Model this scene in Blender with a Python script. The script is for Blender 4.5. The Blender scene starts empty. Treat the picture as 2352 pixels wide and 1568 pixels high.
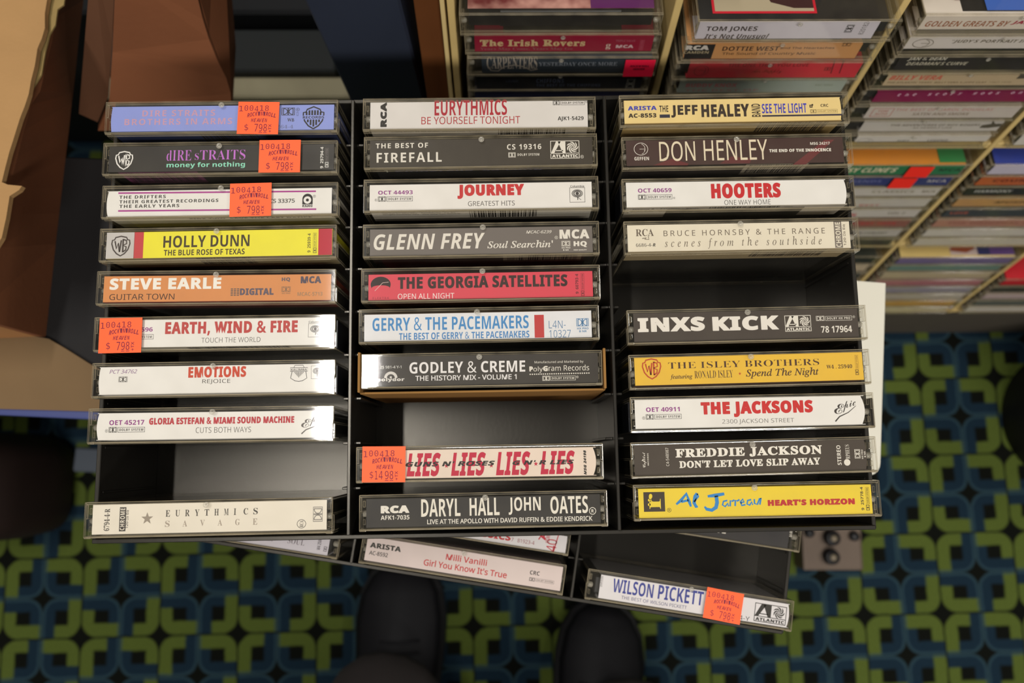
import bpy, bmesh, math, random
from mathutils import Vector, Matrix
from mathutils.geometry import tessellate_polygon

random.seed(7)
SC = bpy.context.scene
COL = SC.collection
MM = 0.001

# ------------------------------------------------------------------ camera
CAM_H = 0.966                                   # camera height above the carpet
F_PX = 28.0 / 36.0 * 2352.0
TH = math.atan((1039 - 784) / F_PX)             # tilt away from straight down
cam_d = bpy.data.cameras.new('camera')
cam_d.lens = 28.0
cam_d.sensor_width = 36.0
cam_d.clip_start = 0.01
cam_d.clip_end = 50
cam_d.dof.use_dof = True
cam_d.dof.focus_distance = 0.362
cam_d.dof.aperture_fstop = 8.0
cam = bpy.data.objects.new('camera', cam_d)
cam.location = (0, 0, CAM_H)
cam.rotation_euler = (TH, 0, 0)
COL.objects.link(cam)
SC.camera = cam

# ------------------------------------------------------------------ world, lights, exposure
world = bpy.data.worlds.new('world')
SC.world = world
world.use_nodes = True
world.node_tree.nodes['Background'].inputs[0].default_value = (1.0, 0.965, 0.925, 1)
world.node_tree.nodes['Background'].inputs[1].default_value = 0.20


def area(name, loc, sx, sy, power, color, target=None):
    d = bpy.data.lights.new(name, 'AREA')
    d.shape = 'RECTANGLE'
    d.size = sx
    d.size_y = sy
    d.energy = power
    d.color = color
    o = bpy.data.objects.new(name, d)
    o.location = loc
    if target:
        o.rotation_euler = (Vector(target) - Vector(loc)).to_track_quat('-Z', 'Y').to_euler()
    COL.objects.link(o)
    return o


area('tube_and_fill_lamp', (-0.50, 0.34, 2.52), 0.042, 0.9, 26, (1.0, 0.97, 0.93))
area('tube_and_fill_lamp', (0.40, -1.25, 2.52), 1.2, 0.2, 52, (1.0, 0.97, 0.925))  # unseen fill, added in front to brighten the shelf spines
area('tube_and_fill_lamp', (1.75, 0.10, 2.52), 0.16, 1.2, 17, (1.0, 0.97, 0.92))  # unseen fill, added at the right for shelf and carpet

SC.view_settings.view_transform = 'Standard'
SC.view_settings.look = 'None'
SC.view_settings.gamma = 1
SC.view_settings.use_curve_mapping = False
SC.view_settings.exposure = -0.2
SC.cycles.transparent_max_bounces = 40
SC.cycles.max_bounces = 8

# ------------------------------------------------------------------ pixel <-> place (frame 2352 x 1568)
_s, _c = math.sin(TH), math.cos(TH)
AX, AD, AF = Vector((1, 0, 0)), Vector((0, -_c, -_s)), Vector((0, _s, -_c))
CP = Vector((0, 0, CAM_H))


def ray(px, py):
    return AX * ((px - 1176) / F_PX) + AD * ((py - 784) / F_PX) + AF


def at(px, py, h):
    """point seen at pixel (px, py), h metres below the camera"""
    r = ray(px, py)
    return CP + r * (h / -r.z)


def px_of(p):
    d = p - CP
    z = d.dot(AF)
    return Vector((1176 + F_PX * d.dot(AX) / z, 784 + F_PX * d.dot(AD) / z))


# ------------------------------------------------------------------ materials
def lin(c):
    c = c / 255.0
    return c / 12.92 if c <= 0.04045 else ((c + 0.055) / 1.055) ** 2.4


def rgb(t):
    return (lin(t[0]), lin(t[1]), lin(t[2]), 1)


_mats = {}


def plain(col, rough=0.55, spec=0.35, metal=0.0, name=None, bump=0.0, bscale=400.0, mottle=0.0, mscale=60.0):
    key = (tuple(col), rough, spec, metal, bump, bscale, mottle, mscale)
    if key in _mats:
        return _mats[key]
    m = bpy.data.materials.new(name or 'paint')
    m.use_nodes = True
    nt = m.node_tree
    b = nt.nodes['Principled BSDF']
    b.inputs['Base Color'].default_value = rgb(col)
    b.inputs['Roughness'].default_value = rough
    b.inputs['Specular IOR Level'].default_value = spec
    b.inputs['Metallic'].default_value = metal
    if mottle or bump:
        tc = nt.nodes.new('ShaderNodeTexCoord')
        nz = nt.nodes.new('ShaderNodeTexNoise')
        nz.inputs['Scale'].default_value = mscale
        nz.inputs['Detail'].default_value = 5
        nt.links.new(tc.outputs['Object'], nz.inputs['Vector'])
    if mottle:
        mx = nt.nodes.new('ShaderNodeMix')
        mx.data_type = 'RGBA'
        c = rgb(col)
        mx.inputs[6].default_value = tuple(max(0, v * (1 - mottle)) for v in c[:3]) + (1,)
        mx.inputs[7].default_value = tuple(min(1, v * (1 + mottle)) for v in c[:3]) + (1,)
        nt.links.new(nz.outputs['Fac'], mx.inputs[0])
        nt.links.new(mx.outputs[2], b.inputs['Base Color'])
    if bump:
        n2 = nt.nodes.new('ShaderNodeTexNoise')
        n2.inputs['Scale'].default_value = bscale
        n2.inputs['Detail'].default_value = 3
        nt.links.new(tc.outputs['Object'], n2.inputs['Vector'])
        bp = nt.nodes.new('ShaderNodeBump')
        bp.inputs['Strength'].default_value = bump
        bp.inputs['Distance'].default_value = 0.001
        nt.links.new(n2.outputs['Fac'], bp.inputs['Height'])
        nt.links.new(bp.outputs['Normal'], b.inputs['Normal'])
    _mats[key] = m
    return m


def clear_plastic(name, haze, tint, rough=0.025, ior=1.5, hazecol=(150, 142, 122)):
    m = bpy.data.materials.new(name)
    m.use_nodes = True
    nt = m.node_tree
    nt.nodes.clear()
    out = nt.nodes.new('ShaderNodeOutputMaterial')
    tr = nt.nodes.new('ShaderNodeBsdfTransparent')
    tr.inputs[0].default_value = tint
    df = nt.nodes.new('ShaderNodeBsdfDiffuse')
    df.inputs[0].default_value = rgb(hazecol)
    gl = nt.nodes.new('ShaderNodeBsdfGlossy')
    gl.inputs['Roughness'].default_value = rough
    fr = nt.nodes.new('ShaderNodeFresnel')
    fr.inputs['IOR'].default_value = ior
    # faint scratches and dust lift the haze here and there
    tc = nt.nodes.new('ShaderNodeTexCoord')
    nz = nt.nodes.new('ShaderNodeTexNoise')
    nz.inputs['Scale'].default_value = 90
    nz.inputs['Detail'].default_value = 6
    nt.links.new(tc.outputs['Object'], nz.inputs['Vector'])
    mr = nt.nodes.new('ShaderNodeMapRange')
    mr.inputs[1].default_value = 0.3
    mr.inputs[2].default_value = 0.75
    mr.inputs[3].default_value = haze * 0.5
    mr.inputs[4].default_value = haze * 1.6
    nt.links.new(nz.outputs['Fac'], mr.inputs[0])
    m1 = nt.nodes.new('ShaderNodeMixShader')
    nt.links.new(mr.outputs[0], m1.inputs[0])
    nt.links.new(tr.outputs[0], m1.inputs[1])
    nt.links.new(df.outputs[0], m1.inputs[2])
    m2 = nt.nodes.new('ShaderNodeMixShader')
    geo = nt.nodes.new('ShaderNodeNewGeometry')
    inv = nt.nodes.new('ShaderNodeMath')
    inv.operation = 'SUBTRACT'
    inv.inputs[0].default_value = 1.0
    nt.links.new(geo.outputs['Backfacing'], inv.inputs[1])
    mul = nt.nodes.new('ShaderNodeMath')
    mul.operation = 'MULTIPLY'
    nt.links.new(fr.outputs[0], mul.inputs[0])
    nt.links.new(inv.outputs[0], mul.inputs[1])
    nt.links.new(mul.outputs[0], m2.inputs[0])
    nt.links.new(m1.outputs[0], m2.inputs[1])
    nt.links.new(gl.outputs[0], m2.inputs[2])
    nt.links.new(m2.outputs[0], out.inputs[0])
    return m


CLEAR = clear_plastic('clear_plastic', 0.026, (0.972, 0.97, 0.962, 1), rough=0.045)
CLEAR_EDGE = clear_plastic('clear_plastic_edge', 0.34, (0.93, 0.925, 0.9, 1), rough=0.08, hazecol=(172, 158, 130))  # paler haze stands in for light piped to the plastic edges
CLEAR_PIN = clear_plastic('clear_plastic_pin', 0.45, (0.9, 0.9, 0.88, 1), rough=0.12, hazecol=(190, 182, 165))
BLACK_GLOSS = plain((17, 17, 20), rough=0.28, spec=0.5, name='black_plastic', bump=0.05, bscale=900)
BLACK_RACK = plain((28, 26, 23), rough=0.30, spec=0.55, name='rack_plastic', bump=0.02, bscale=500, mottle=0.25, mscale=40)
BLACK_RACK.node_tree.nodes['Principled BSDF'].inputs['Specular Tint'].default_value = (1.0, 0.93, 0.80, 1)
TAPE_DARK = plain((34, 32, 31), rough=0.45, name='cassette_shell_plastic')


# ------------------------------------------------------------------ mesh helpers
def new_obj(name, me, parent=None, mat=None):
    o = bpy.data.objects.new(name, me)
    COL.objects.link(o)
    if parent is not None:
        o.parent = parent
    if mat is not None:
        if not me.materials:
            me.materials.append(mat)
        elif me.materials[0] is not mat:
            o.material_slots[0].link = 'OBJECT'
            o.material_slots[0].material = mat
    return o


def empty(name, matrix, label, cat, group=None):
    o = bpy.data.objects.new(name, None)
    o.empty_display_size = 0.01
    o.matrix_world = matrix
    COL.objects.link(o)
    tag(o, label, cat, group)
    return o


def tag(o, label, cat, group=None):
    o['label'] = label
    o['category'] = cat
    if group:
        o['group'] = group
    return o


def boxes_mesh(name, boxes, bevel=0.0, seg=1, unit=MM, edge_mat=False):
    """one mesh from boxes (x0,x1,y0,y1,z0,z1)"""
    bm = bmesh.new()
    for (x0, x1, y0, y1, z0, z1) in boxes:
        b2 = bmesh.new()
        bmesh.ops.create_cube(b2, size=1)
        for v in b2.verts:
            v.co = Vector(((x0 + x1) / 2 + v.co.x * (x1 - x0), (y0 + y1) / 2 + v.co.y * (y1 - y0),
                           (z0 + z1) / 2 + v.co.z * (z1 - z0))) * unit
        if bevel:
            r_ = bmesh.ops.bevel(b2, geom=b2.edges[:], offset=bevel * unit, segments=seg, affect='EDGES', profile=0.6)
            if edge_mat:
                for f_ in r_['faces']:
                    f_.material_index = 1
        tmp = bpy.data.meshes.new('tmp')
        b2.to_mesh(tmp)
        b2.free()
        bm.from_mesh(tmp)
        bpy.data.meshes.remove(tmp)
    me = bpy.data.meshes.new(name)
    bm.to_mesh(me)
    bm.free()
    return me


def lathe_mesh(name, prof, seg=24, unit=MM, smooth=True):
    vs, fs = [], []
    n = len(prof)
    for i in range(seg):
        a = 2 * math.pi * i / seg
        for r, z in prof:
            vs.append((r * math.cos(a) * unit, r * math.sin(a) * unit, z * unit))
    for i in range(seg):
        j = (i + 1) % seg
        for k in range(n - 1):
            fs.append((i * n + k, j * n + k, j * n + k + 1, i * n + k + 1))
    me = bpy.data.meshes.new(name)
    me.from_pydata(vs, [], fs)
    me.update()
    if smooth:
        for p in me.polygons:
            p.use_smooth = True
    return me


def prism_mesh(name, pts, thick_vec):
    """polygon of 3-D points pushed along thick_vec"""
    n = len(pts)
    vs = [Vector(p) for p in pts] + [Vector(p) + thick_vec for p in pts]
    tris = tessellate_polygon([[Vector(p) for p in pts]])
    fs = [tuple(t) for t in tris] + [tuple(i + n for i in reversed(t)) for t in tris]
    fs += [(i, (i + 1) % n, (i + 1) % n + n, i + n) for i in range(n)]
    me = bpy.data.meshes.new(name)
    me.from_pydata([tuple(v) for v in vs], [], fs)
    me.update()
    bm = bmesh.new()
    bm.from_mesh(me)
    bmesh.ops.recalc_face_normals(bm, faces=bm.faces)
    bm.to_mesh(me)
    bm.free()
    return me


def loft_mesh(name, rings, cap=True, smooth=True):
    """rings: list of equal-length closed point loops"""
    n = len(rings[0])
    vs = [tuple(p) for r in rings for p in r]
    fs = []
    for i in range(len(rings) - 1):
        for k in range(n):
            k2 = (k + 1) % n
            fs.append((i * n + k, i * n + k2, (i + 1) * n + k2, (i + 1) * n + k))
    if cap:
        fs.append(tuple(reversed(range(n))))
        fs.append(tuple(range((len(rings) - 1) * n, len(rings) * n)))
    me = bpy.data.meshes.new(name)
    me.from_pydata(vs, [], fs)
    me.update()
    if smooth:
        for p in me.polygons:
            p.use_smooth = True
    return me


# ------------------------------------------------------------------ print: flat lettering and marks
FD = bpy.utils.resource_path('LOCAL') + '/datafiles/fonts/'


def font(fn):
    try:
        return bpy.data.fonts.load(FD + fn)
    except Exception:
        return None


F_INTER, F_MATH, F_MONO = font('Inter.woff2'), font('NotoSansMath-Regular.woff2'), font('DejaVuSansMono.woff2')


def mathmap(s, U, Lw, Dg):
    if F_MATH is None:
        return s
    o = ''
    for ch in s:
        if 'A' <= ch <= 'Z':
            o += chr(U + ord(ch) - 65)
        elif 'a' <= ch <= 'z':
            o += '\u210e' if (Lw == 0x1D44E and ch == 'h') else chr(Lw + ord(ch) - 97)
        elif ch.isdigit() and Dg:
            o += chr(Dg + ord(ch) - 48)
        else:
            o += ch
    return o


# style: (font, char map, outline offset, shear, letter spacing)
STY = {
    's': ('M', None, 0.0, 0, 1.0), 'sl': ('M', None, -0.006, 0, 1.0), 'sw': ('M', None, 0.004, 0, 1.25),
    'm': ('M', None, 0.012, 0, 1.0), 'mi': ('M', None, 0.006, 0.25, 1.0),
    'b': ('M', 'b', 0.0, 0, 1.0), 'bw': ('M', 'b', 0.0, 0, 1.12), 'h': ('M', 'b', 0.014, 0, 1.06),
    'hi': ('M', 'b', 0.014, 0.25, 1.06), 'bi': ('M', 'bi', 0.0, 0, 1.0),
    'x': ('M', 'b', 0.024, 0, 1.10),
    'S': ('M', 'S', 0.0, 0, 1.0), 'Sw': ('M', 'S', 0.0, 0, 1.9), 'Sl': ('M', 'S', -0.008, 0, 1.02), 'SF': ('M', 'S', 0.018, 0, 1.06),
    'Si': ('M', 'Si', 0.0, 0, 1.0), 'Siw': ('M', 'Si', 0.0, 0, 1.5), 'Sim': ('M', 'Si', 0.008, 0, 1.0),
    'scr': ('M', 'scr', 0.0, 0, 1.0), 'mono': ('D', None, 0.0, 0, 1.0), 'monob': ('D', None, 0.012, 0, 1.0),
    'sp': ('M', None, 0.0, 0, 1.3),
}
MAPS = {'b': (0x1D5D4, 0x1D5EE, 0x1D7EC), 'bi': (0x1D63C, 0x1D656, None), 'S': (0x1D400, 0x1D41A, 0x1D7CE),
        'Si': (0x1D434, 0x1D44E, None), 'scr': (0x1D4D0, 0x1D4EA, None)}
_tc = {}


def text2d(s, sty):
    """glyph outlines filled as a mesh, scaled to the unit box"""
    key = (s, sty)
    if key in _tc:
        return _tc[key]
    f, mp, off, sh, spc = STY[sty]
    fo = {'I': F_INTER, 'M': F_MATH, 'D': F_MONO}[f]
    cu = bpy.data.curves.new('txt', 'FONT')
    cu.body = mathmap(s, *MAPS[mp]) if mp else s
    if fo:
        cu.font = fo
    cu.offset = off
    cu.shear = sh
    cu.space_character = spc
    cu.resolution_u = 2
    ob = bpy.data.objects.new('txt', cu)
    me = bpy.data.meshes.new_from_object(ob)
    vs = [(v.co.x, v.co.y) for v in me.vertices]
    fs = [tuple(p.vertices) for p in me.polygons]
    bpy.data.objects.remove(ob)
    bpy.data.curves.remove(cu)
    bpy.data.meshes.remove(me)
    if vs:
        x0, x1 = min(v[0] for v in vs), max(v[0] for v in vs)
        y0, y1 = min(v[1] for v in vs), max(v[1] for v in vs)
        vs = [((v[0] - x0) / max(1e-6, x1 - x0), (v[1] - y0) / max(1e-6, y1 - y0)) for v in vs]
    _tc[key] = (vs, fs)
    return _tc[key]


class Ink:
    """flat shapes in millimetres, built as one thin layer of print"""

    def __init__(self):
        self.v, self.f, self.struck, self.dz = [], [], False, 0.0

    def add(self, vs, fs):
        n = len(self.v)
        self.v += [(v[0], v[1], self.dz) for v in vs] if self.dz else vs
        self.f += [tuple(i + n for i in t) for t in fs]
        return self

    def text(self, s, x, y, w, h, sty='b', rot=0):
        st = {'x': .16, 'h': .075, 'hi': .06}.get(sty, 0) * (1 if h > 2.2 or rot else .4)
        if st and not self.struck:
            self.struck = True                      # heavy faces: struck several times, slightly apart
            d = min(st, h * .05)
            for i_, (a, b) in enumerate(((-d, 0), (d, 0), (0, d * .6), (0, -d * .6))):
                self.dz = .004 * i_
                self.text(s, x + a + d, y + b + d * .6, w - 2 * d, h - 1.2 * d, sty, rot)
            self.struck, self.dz = False, 0.0
            return self
        vs, fs = text2d(s, sty)
        if rot == 0:
            return self.add([(x + u * w, y + v * h) for u, v in vs], fs)
        if rot == 90:
            return self.add([(x + w * (1 - v), y + h * u) for u, v in vs], fs)
        return self.add([(x + w * v, y + h * (1 - u)) for u, v in vs], fs)

    def poly(self, pts):
        t = tessellate_polygon([[Vector((p[0], p[1], 0)) for p in pts]])
        return self.add(list(pts), [tuple(k) for k in t])

    def rect(self, x, y, w, h):
        return self.add([(x, y), (x + w, y), (x + w, y + h), (x, y + h)], [(0, 1, 2, 3)])

    def frame(self, x, y, w, h, t):
        self.rect(x, y, w, t).rect(x, y + h - t, w, t)
        return self.rect(x, y + t, t, h - 2 * t).rect(x + w - t, y + t, t, h - 2 * t)

    def stroke(self, pts, t, closed=False):
        n = len(pts)
        L, R = [], []
        for i in range(n):
            a = Vector(pts[i - 1] if (i > 0 or closed) else pts[i])
            b = Vector(pts[(i + 1) % n] if (i < n - 1 or closed) else pts[i])
            d = (b - a)
            d = d.normalized() if d.length > 1e-9 else Vector((1, 0))
            nn = Vector((-d.y, d.x)) * (t / 2 if not isinstance(t, (list, tuple)) else t[i] / 2)
            p = Vector(pts[i])
            L.append(tuple(p + nn))
            R.append(tuple(p - nn))
        fs = [(i, i + 1, n + i + 1, n + i) for i in range(n - 1)]
        if closed:
            fs.append((n - 1, 0, n, 2 * n - 1))
        return self.add(L + R, fs)

    def arc(self, cx, cy, rx, ry, a0, a1, t, n=16):
        return self.stroke([(cx + rx * math.cos(math.radians(a0 + (a1 - a0) * i / n)),
                             cy + ry * math.sin(math.radians(a0 + (a1 - a0) * i / n))) for i in range(n + 1)], t)

    def disc(self, cx, cy, rx, ry=None, n=24):
        ry = ry or rx
        return self.add([(cx + rx * math.cos(2 * math.pi * i / n), cy + ry * math.sin(2 * math.pi * i / n)) for i in range(n)],
                        [tuple(range(n))])

    def build(self, name, mat, parent, z, M=None):
        me = bpy.data.meshes.new(name)
        co = [(v[0] * MM, v[1] * MM, (z + (v[2] if len(v) > 2 else 0)) * MM) for v in self.v]
        if M is not None:
            co = [tuple(M @ Vector(c)) for c in co]
        me.from_pydata(co, [], self.f)
        me.update()
        return new_obj(name, me, parent, mat)


# ---- little marks, drawn in a box x,y,w,h (mm)
def mk_dd(k, x, y, w, h, rot=0):
    """two facing D shapes in boxes"""
    t = min(w, h) * 0.1

    def P(u, v):
        return (x + u * w, y + v * h) if not rot else (x + w * (1 - v), y + u * h)
    for s in (0, 1):
        a, b = (0.0, 0.47) if s == 0 else (1.0, 0.53)
        k.stroke([P(a, 0), P(b, 0), P(b, 1), P(a, 1)], t, True)
        e = a + (b - a) * 0.25
        k.stroke([P(e + (b - e) * 0.92 * math.cos(math.radians(q)), 0.5 + 0.42 * math.sin(math.radians(q)))
                  for q in range(-90, 91, 20)], t)
        k.stroke([P(e, 0.08), P(e, 0.92)], t)


def mk_dolbybox(k, x, y, w, h, s='DOLBY SYSTEM', rot=0):
    k.frame(x, y, w, h, min(w, h) * 0.07)
    if rot:
        k.text(s, x + w * 0.25, y + h * 0.06, w * 0.5, h * 0.88, 'b', 90)
    else:
        k.text(s, x + w * 0.06, y + h * 0.26, w * 0.88, h * 0.48, 'bw')


def mk_reg(k, x, y, w, h):
    k.arc(x + w / 2, y + h / 2, w / 2, h / 2, 0, 360, w * 0.1)
    k.text('R', x + w * 0.32, y + h * 0.27, w * 0.38, h * 0.46, 'b')


def mk_shield(k, x, y, w, h):
    """heavy shield outline with two squeezed letters"""
    def P(u, v):
        return (x + u * w, y + v * h)
    out = [P(.5, 0), P(.72, .12), P(.9, .32), P(1.0, .62), P(.97, .80), P(.86, .82), P(.8, .94), P(.5, 1.0), P(.2, .94),
           P(.14, .82), P(.03, .80), P(0, .62), P(.1, .32), P(.28, .12)]
    k.stroke(out, w * .075, True)
    # W
    k.stroke([P(.17, .76), P(.27, .36), P(.36, .66), P(.44, .2)], w * .085)
    k.stroke([P(.44, .2), P(.52, .80)], w * .085)
    # B
    k.stroke([P(.62, .86), P(.62, .18)], w * .09)
    k.stroke([P(.62, .84), P(.80, .78), P(.82, .62), P(.62, .54), P(.80, .46), P(.78, .30), P(.62, .20)], w * .08)


def mk_records_shield(k, x, y, w, h):
    def P(u, v):
        return (x + u * w, y + v * h)
    out = [P(.5, 0), P(.72, .14), P(.88, .36), P(.9, .44)]
    k.stroke(out, w * .06)
    k.stroke([(2 * (x + w * .5) - p[0], p[1]) for p in out], w * .06)
    k.stroke([P(.06, .60), P(.06, .74), P(.18, .76), P(.22, .88), P(.5, 1.0), P(.78, .88), P(.82, .76), P(.94, .74), P(.94, .60)], w * .06)
    for u in (.2, .32, .44, .56, .68, .8):
        k.stroke([P(u, .62), P(u, .84 if .25 < u < .75 else .76)], w * .075)
    for u, v in ((.26, .30), (.38, .17), (.5, .10), (.62, .17), (.74, .30)):
        k.stroke([P(u, .42), P(u, v)], w * .075)
    k.text('RECORDS', x + w * .04, y + h * .46, w * .92, h * .12, 'b')


def mk_atlantic(k, x, y, w, h, fg=None):
    """boxed A, pinwheel and name"""
    t = w * .022
    k.frame(x, y, w, h, t)
    k.rect(x, y + h * .28, w, t)
    k.text('ATLANTIC', x + w * .05, y + h * .06, w * .9, h * .17, 'h')
    # leaning A
    def P(u, v):
        return (x + u * w, y + h * (.30 + v * .68))
    k.poly([P(.02, .02), P(.13, .02), P(.36, .97), P(.20, .97)])
    k.poly([P(.36, .97), P(.26, .97), P(.42, .02), P(.52, .02), P(.52, .97)])
    k.rect(x + w * .16, y + h * .42, w * .28, h * .05)
    # wheel
    cx, cy, r = x + w * .76, y + h * .63, min(w * .22, h * .31)
    for i in range(7):
        a = i * 360 / 7
        pts = []
        for q in range(6):
            rr = r * (.16 + .17 * q)
            pts.append((cx + rr * math.cos(math.radians(a + q * 22)), cy + rr * math.sin(math.radians(a + q * 22))))
        k.stroke(pts, [r * v for v in (.08, .14, .2, .24, .22, .08)])
    k.arc(cx, cy, r * .16, r * .16, 0, 360, r * .06, 12)


def mk_eye(k, x, y, w, h):
    """square with a ringed eye on a short leg"""
    k.frame(x, y, w, h, w * .025)
    cx, cy = x + w / 2, y + h * .60
    for r, t in ((.34, .04), (.27, .04), (.20, .05)):
        k.arc(cx, cy, w * r, w * r * .72, 0, 360, w * t, 20)
    k.disc(cx, cy, w * .11, w * .11)
    k.stroke([(cx + w * .02, cy - w * .24), (cx + w * .02, y + h * .16)], w * .05)
    k.stroke([(cx + w * .02, cy - w * .26), (cx + w * .24, y + h * .16)], w * .03)


def mk_epic(k, x, y, w, h):
    k.text('E', x, y + h * .36, w * .46, h * .46, 'scr')
    n0 = len(k.v)
    k.text('pic', x + w * .38, y + h * .42, w * .6, h * .46, 'scr')
    # lean upwards to the right
    k.v[n0:] = [(a, b + (a - x - w * .38) * .28) for a, b in k.v[n0:]]
    k.stroke([(x + w * .02, y + h * .02), (x + w * .22, y + h * .24), (x + w * .62, y + h * .42), (x + w * .98, y + h * .72)],
             [w * .06, w * .05, w * .035, w * .02])


def mk_geffen(k, x, y, w, h):
    cx, cy = x + w / 2, y + h / 2
    k.arc(cx, cy, w * .48, h * .48, 0, 360, w * .035, 32)
    k.arc(cx - w * .07, cy - h * .0, w * .36, h * .42, -70, 70, w * .03, 20)
    k.stroke([(cx - w * .1, cy), (cx + w * .28, cy), (cx + w * .2, cy - h * .3)], w * .03)


def mk_star(k, x, y, w, h):
    pts = []
    for i in range(10):
        r = .5 if i % 2 == 0 else .2
        a = math.radians(90 + 36 * i)
        pts.append((x + w * (.5 + r * math.cos(a)), y + h * (.5 + r * math.sin(a))))
    k.poly(pts)


def mk_atco(k, x, y, w, h):
    n = 16
    k.poly([(x, y + h * .2), (x + w, y + h * .2)] + [(x + w / 2 + w / 2 * math.cos(math.pi * i / n),
                                                      y + h * .62 + h * .38 * math.sin(math.pi * i / n)) for i in range(n + 1)])
    k.rect(x + w * .02, y, w * .96, h * .17)


def mk_moon(k, x, y, w, h):
    n = 14
    k.poly([(x + w / 2 - w / 2 * math.cos(math.radians(200 - 220 * i / n) + math.pi), y + h * .45 + h * .55 *
             math.sin(math.radians(200 - 220 * i / n))) for i in range(n + 1)] +
           [(x + w * .5 + w * .45 * math.cos(math.radians(-14 + 208 * i / n)), y + h * .02 + h * .38 *
             math.sin(math.radians(20 + 140 * i / n))) for i in range(n + 1)])


def mk_badge(k, x, y, w, h):
    def P(u, v):
        return (x + u * w, y + v * h)
    k.stroke([P(.02, .62), P(.98, .62), P(.98, .84), P(.02, .84)], w * .03, True)
    k.text('KALIMBA', x + w * .06, y + h * .66, w * .88, h * .12, 'b')
    k.stroke([P(.22, .86), P(.27, .99), P(.73, .99), P(.78, .86)], w * .03)
    k.stroke([P(.12, .60), P(.05, .2), P(.3, .03), P(.5, 0), P(.7, .03), P(.95, .2), P(.88, .60)], w * .035)
    for i in range(9):
        u = .26 + i * .06
        k.stroke([P(u, .58), P(u, .58 - .34 * (1 - abs(i - 4) / 5))], w * .03)


def mk_halfwheel(k, x, y, w, h):
    k.arc(x + w / 2, y, w * .40, h * .82, 0, 180, w * .2, 16)
    k.disc(x + w / 2, y + h * .12, w * .08)


def mk_rblock(k, x, y, w, h, rot=0):
    """three squared-off joined letters"""
    if rot:
        k.text('RCA', x, y, w, h, 'x', 90)
    else:
        k.text('RCA', x, y, w, h, 'x')


def mk_forty(k, x, y, w, h):
    k.text('40', x + w * .42, y, w * .5, h * .62, 's', 90)
    k.stroke([(x, y + h * .5), (x + w * .2, y + h), (x + w * .95, y + h), (x + w * .8, y)], w * .06)
    k.text('A', x + w * .04, y + h * .5, w * .3, h * .5, 'h', 90)
    k.text('ATLANTIC', x + w * .38, y + h * .42, w * .12, h * .55, 'b', 90)
    k.frame(x + w * .36, y + h * .4, w * .17, h * .58, w * .015)


MARKS = dict(dd=mk_dd, box=mk_dolbybox, reg=mk_reg, shield=mk_shield, rshield=mk_records_shield, atl=mk_atlantic, eye=mk_eye,
             epic=mk_epic, geffen=mk_geffen, star=mk_star, atco=mk_atco, moon=mk_moon, badge=mk_badge, half=mk_halfwheel,
             rblock=mk_rblock, forty=mk_forty)
MARK_NAME = dict(dd='noise_reduction_mark', box='noise_reduction_mark', reg='registered_mark', star='star_mark')

# ------------------------------------------------------------------ floor (woven link carpet)
class E:
    """tiny math-node expressions"""
    nt = None

    def __init__(self, s):
        self.s = s

    @staticmethod
    def op(op, *a):
        n = E.nt.nodes.new('ShaderNodeMath')
        n.operation = op
        for i, v in enumerate(a):
            if isinstance(v, E):
                E.nt.links.new(v.s, n.inputs[i])
            else:
                n.inputs[i].default_value = v
        return E(n.outputs[0])

    def __add__(s, o): return E.op('ADD', s, o)
    def __sub__(s, o): return E.op('SUBTRACT', s, o)
    def __rsub__(s, o): return E.op('SUBTRACT', o, s)
    def __mul__(s, o): return E.op('MULTIPLY', s, o)
    def lt(s, o): return E.op('LESS_THAN', s, o)
    def gt(s, o): return E.op('GREATER_THAN', s, o)


def smooth_lt(a, lim, soft):
    n = E.nt.nodes.new('ShaderNodeMapRange')
    n.interpolation_type = 'SMOOTHSTEP'
    E.nt.links.new(a.s, n.inputs[0])
    n.inputs[1].default_value = lim - soft
    n.inputs[2].default_value = lim + soft
    n.inputs[3].default_value = 1
    n.inputs[4].default_value = 0
    return E(n.outputs[0])


def mixc(f, a, b):
    n = E.nt.nodes.new('ShaderNodeMix')
    n.data_type = 'RGBA'
    E.nt.links.new(f.s, n.inputs[0])
    for i, v in ((6, a), (7, b)):
        if isinstance(v, tuple):
            n.inputs[i].default_value = v
        else:
            E.nt.links.new(v, n.inputs[i])
    return n.outputs[2]


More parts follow.
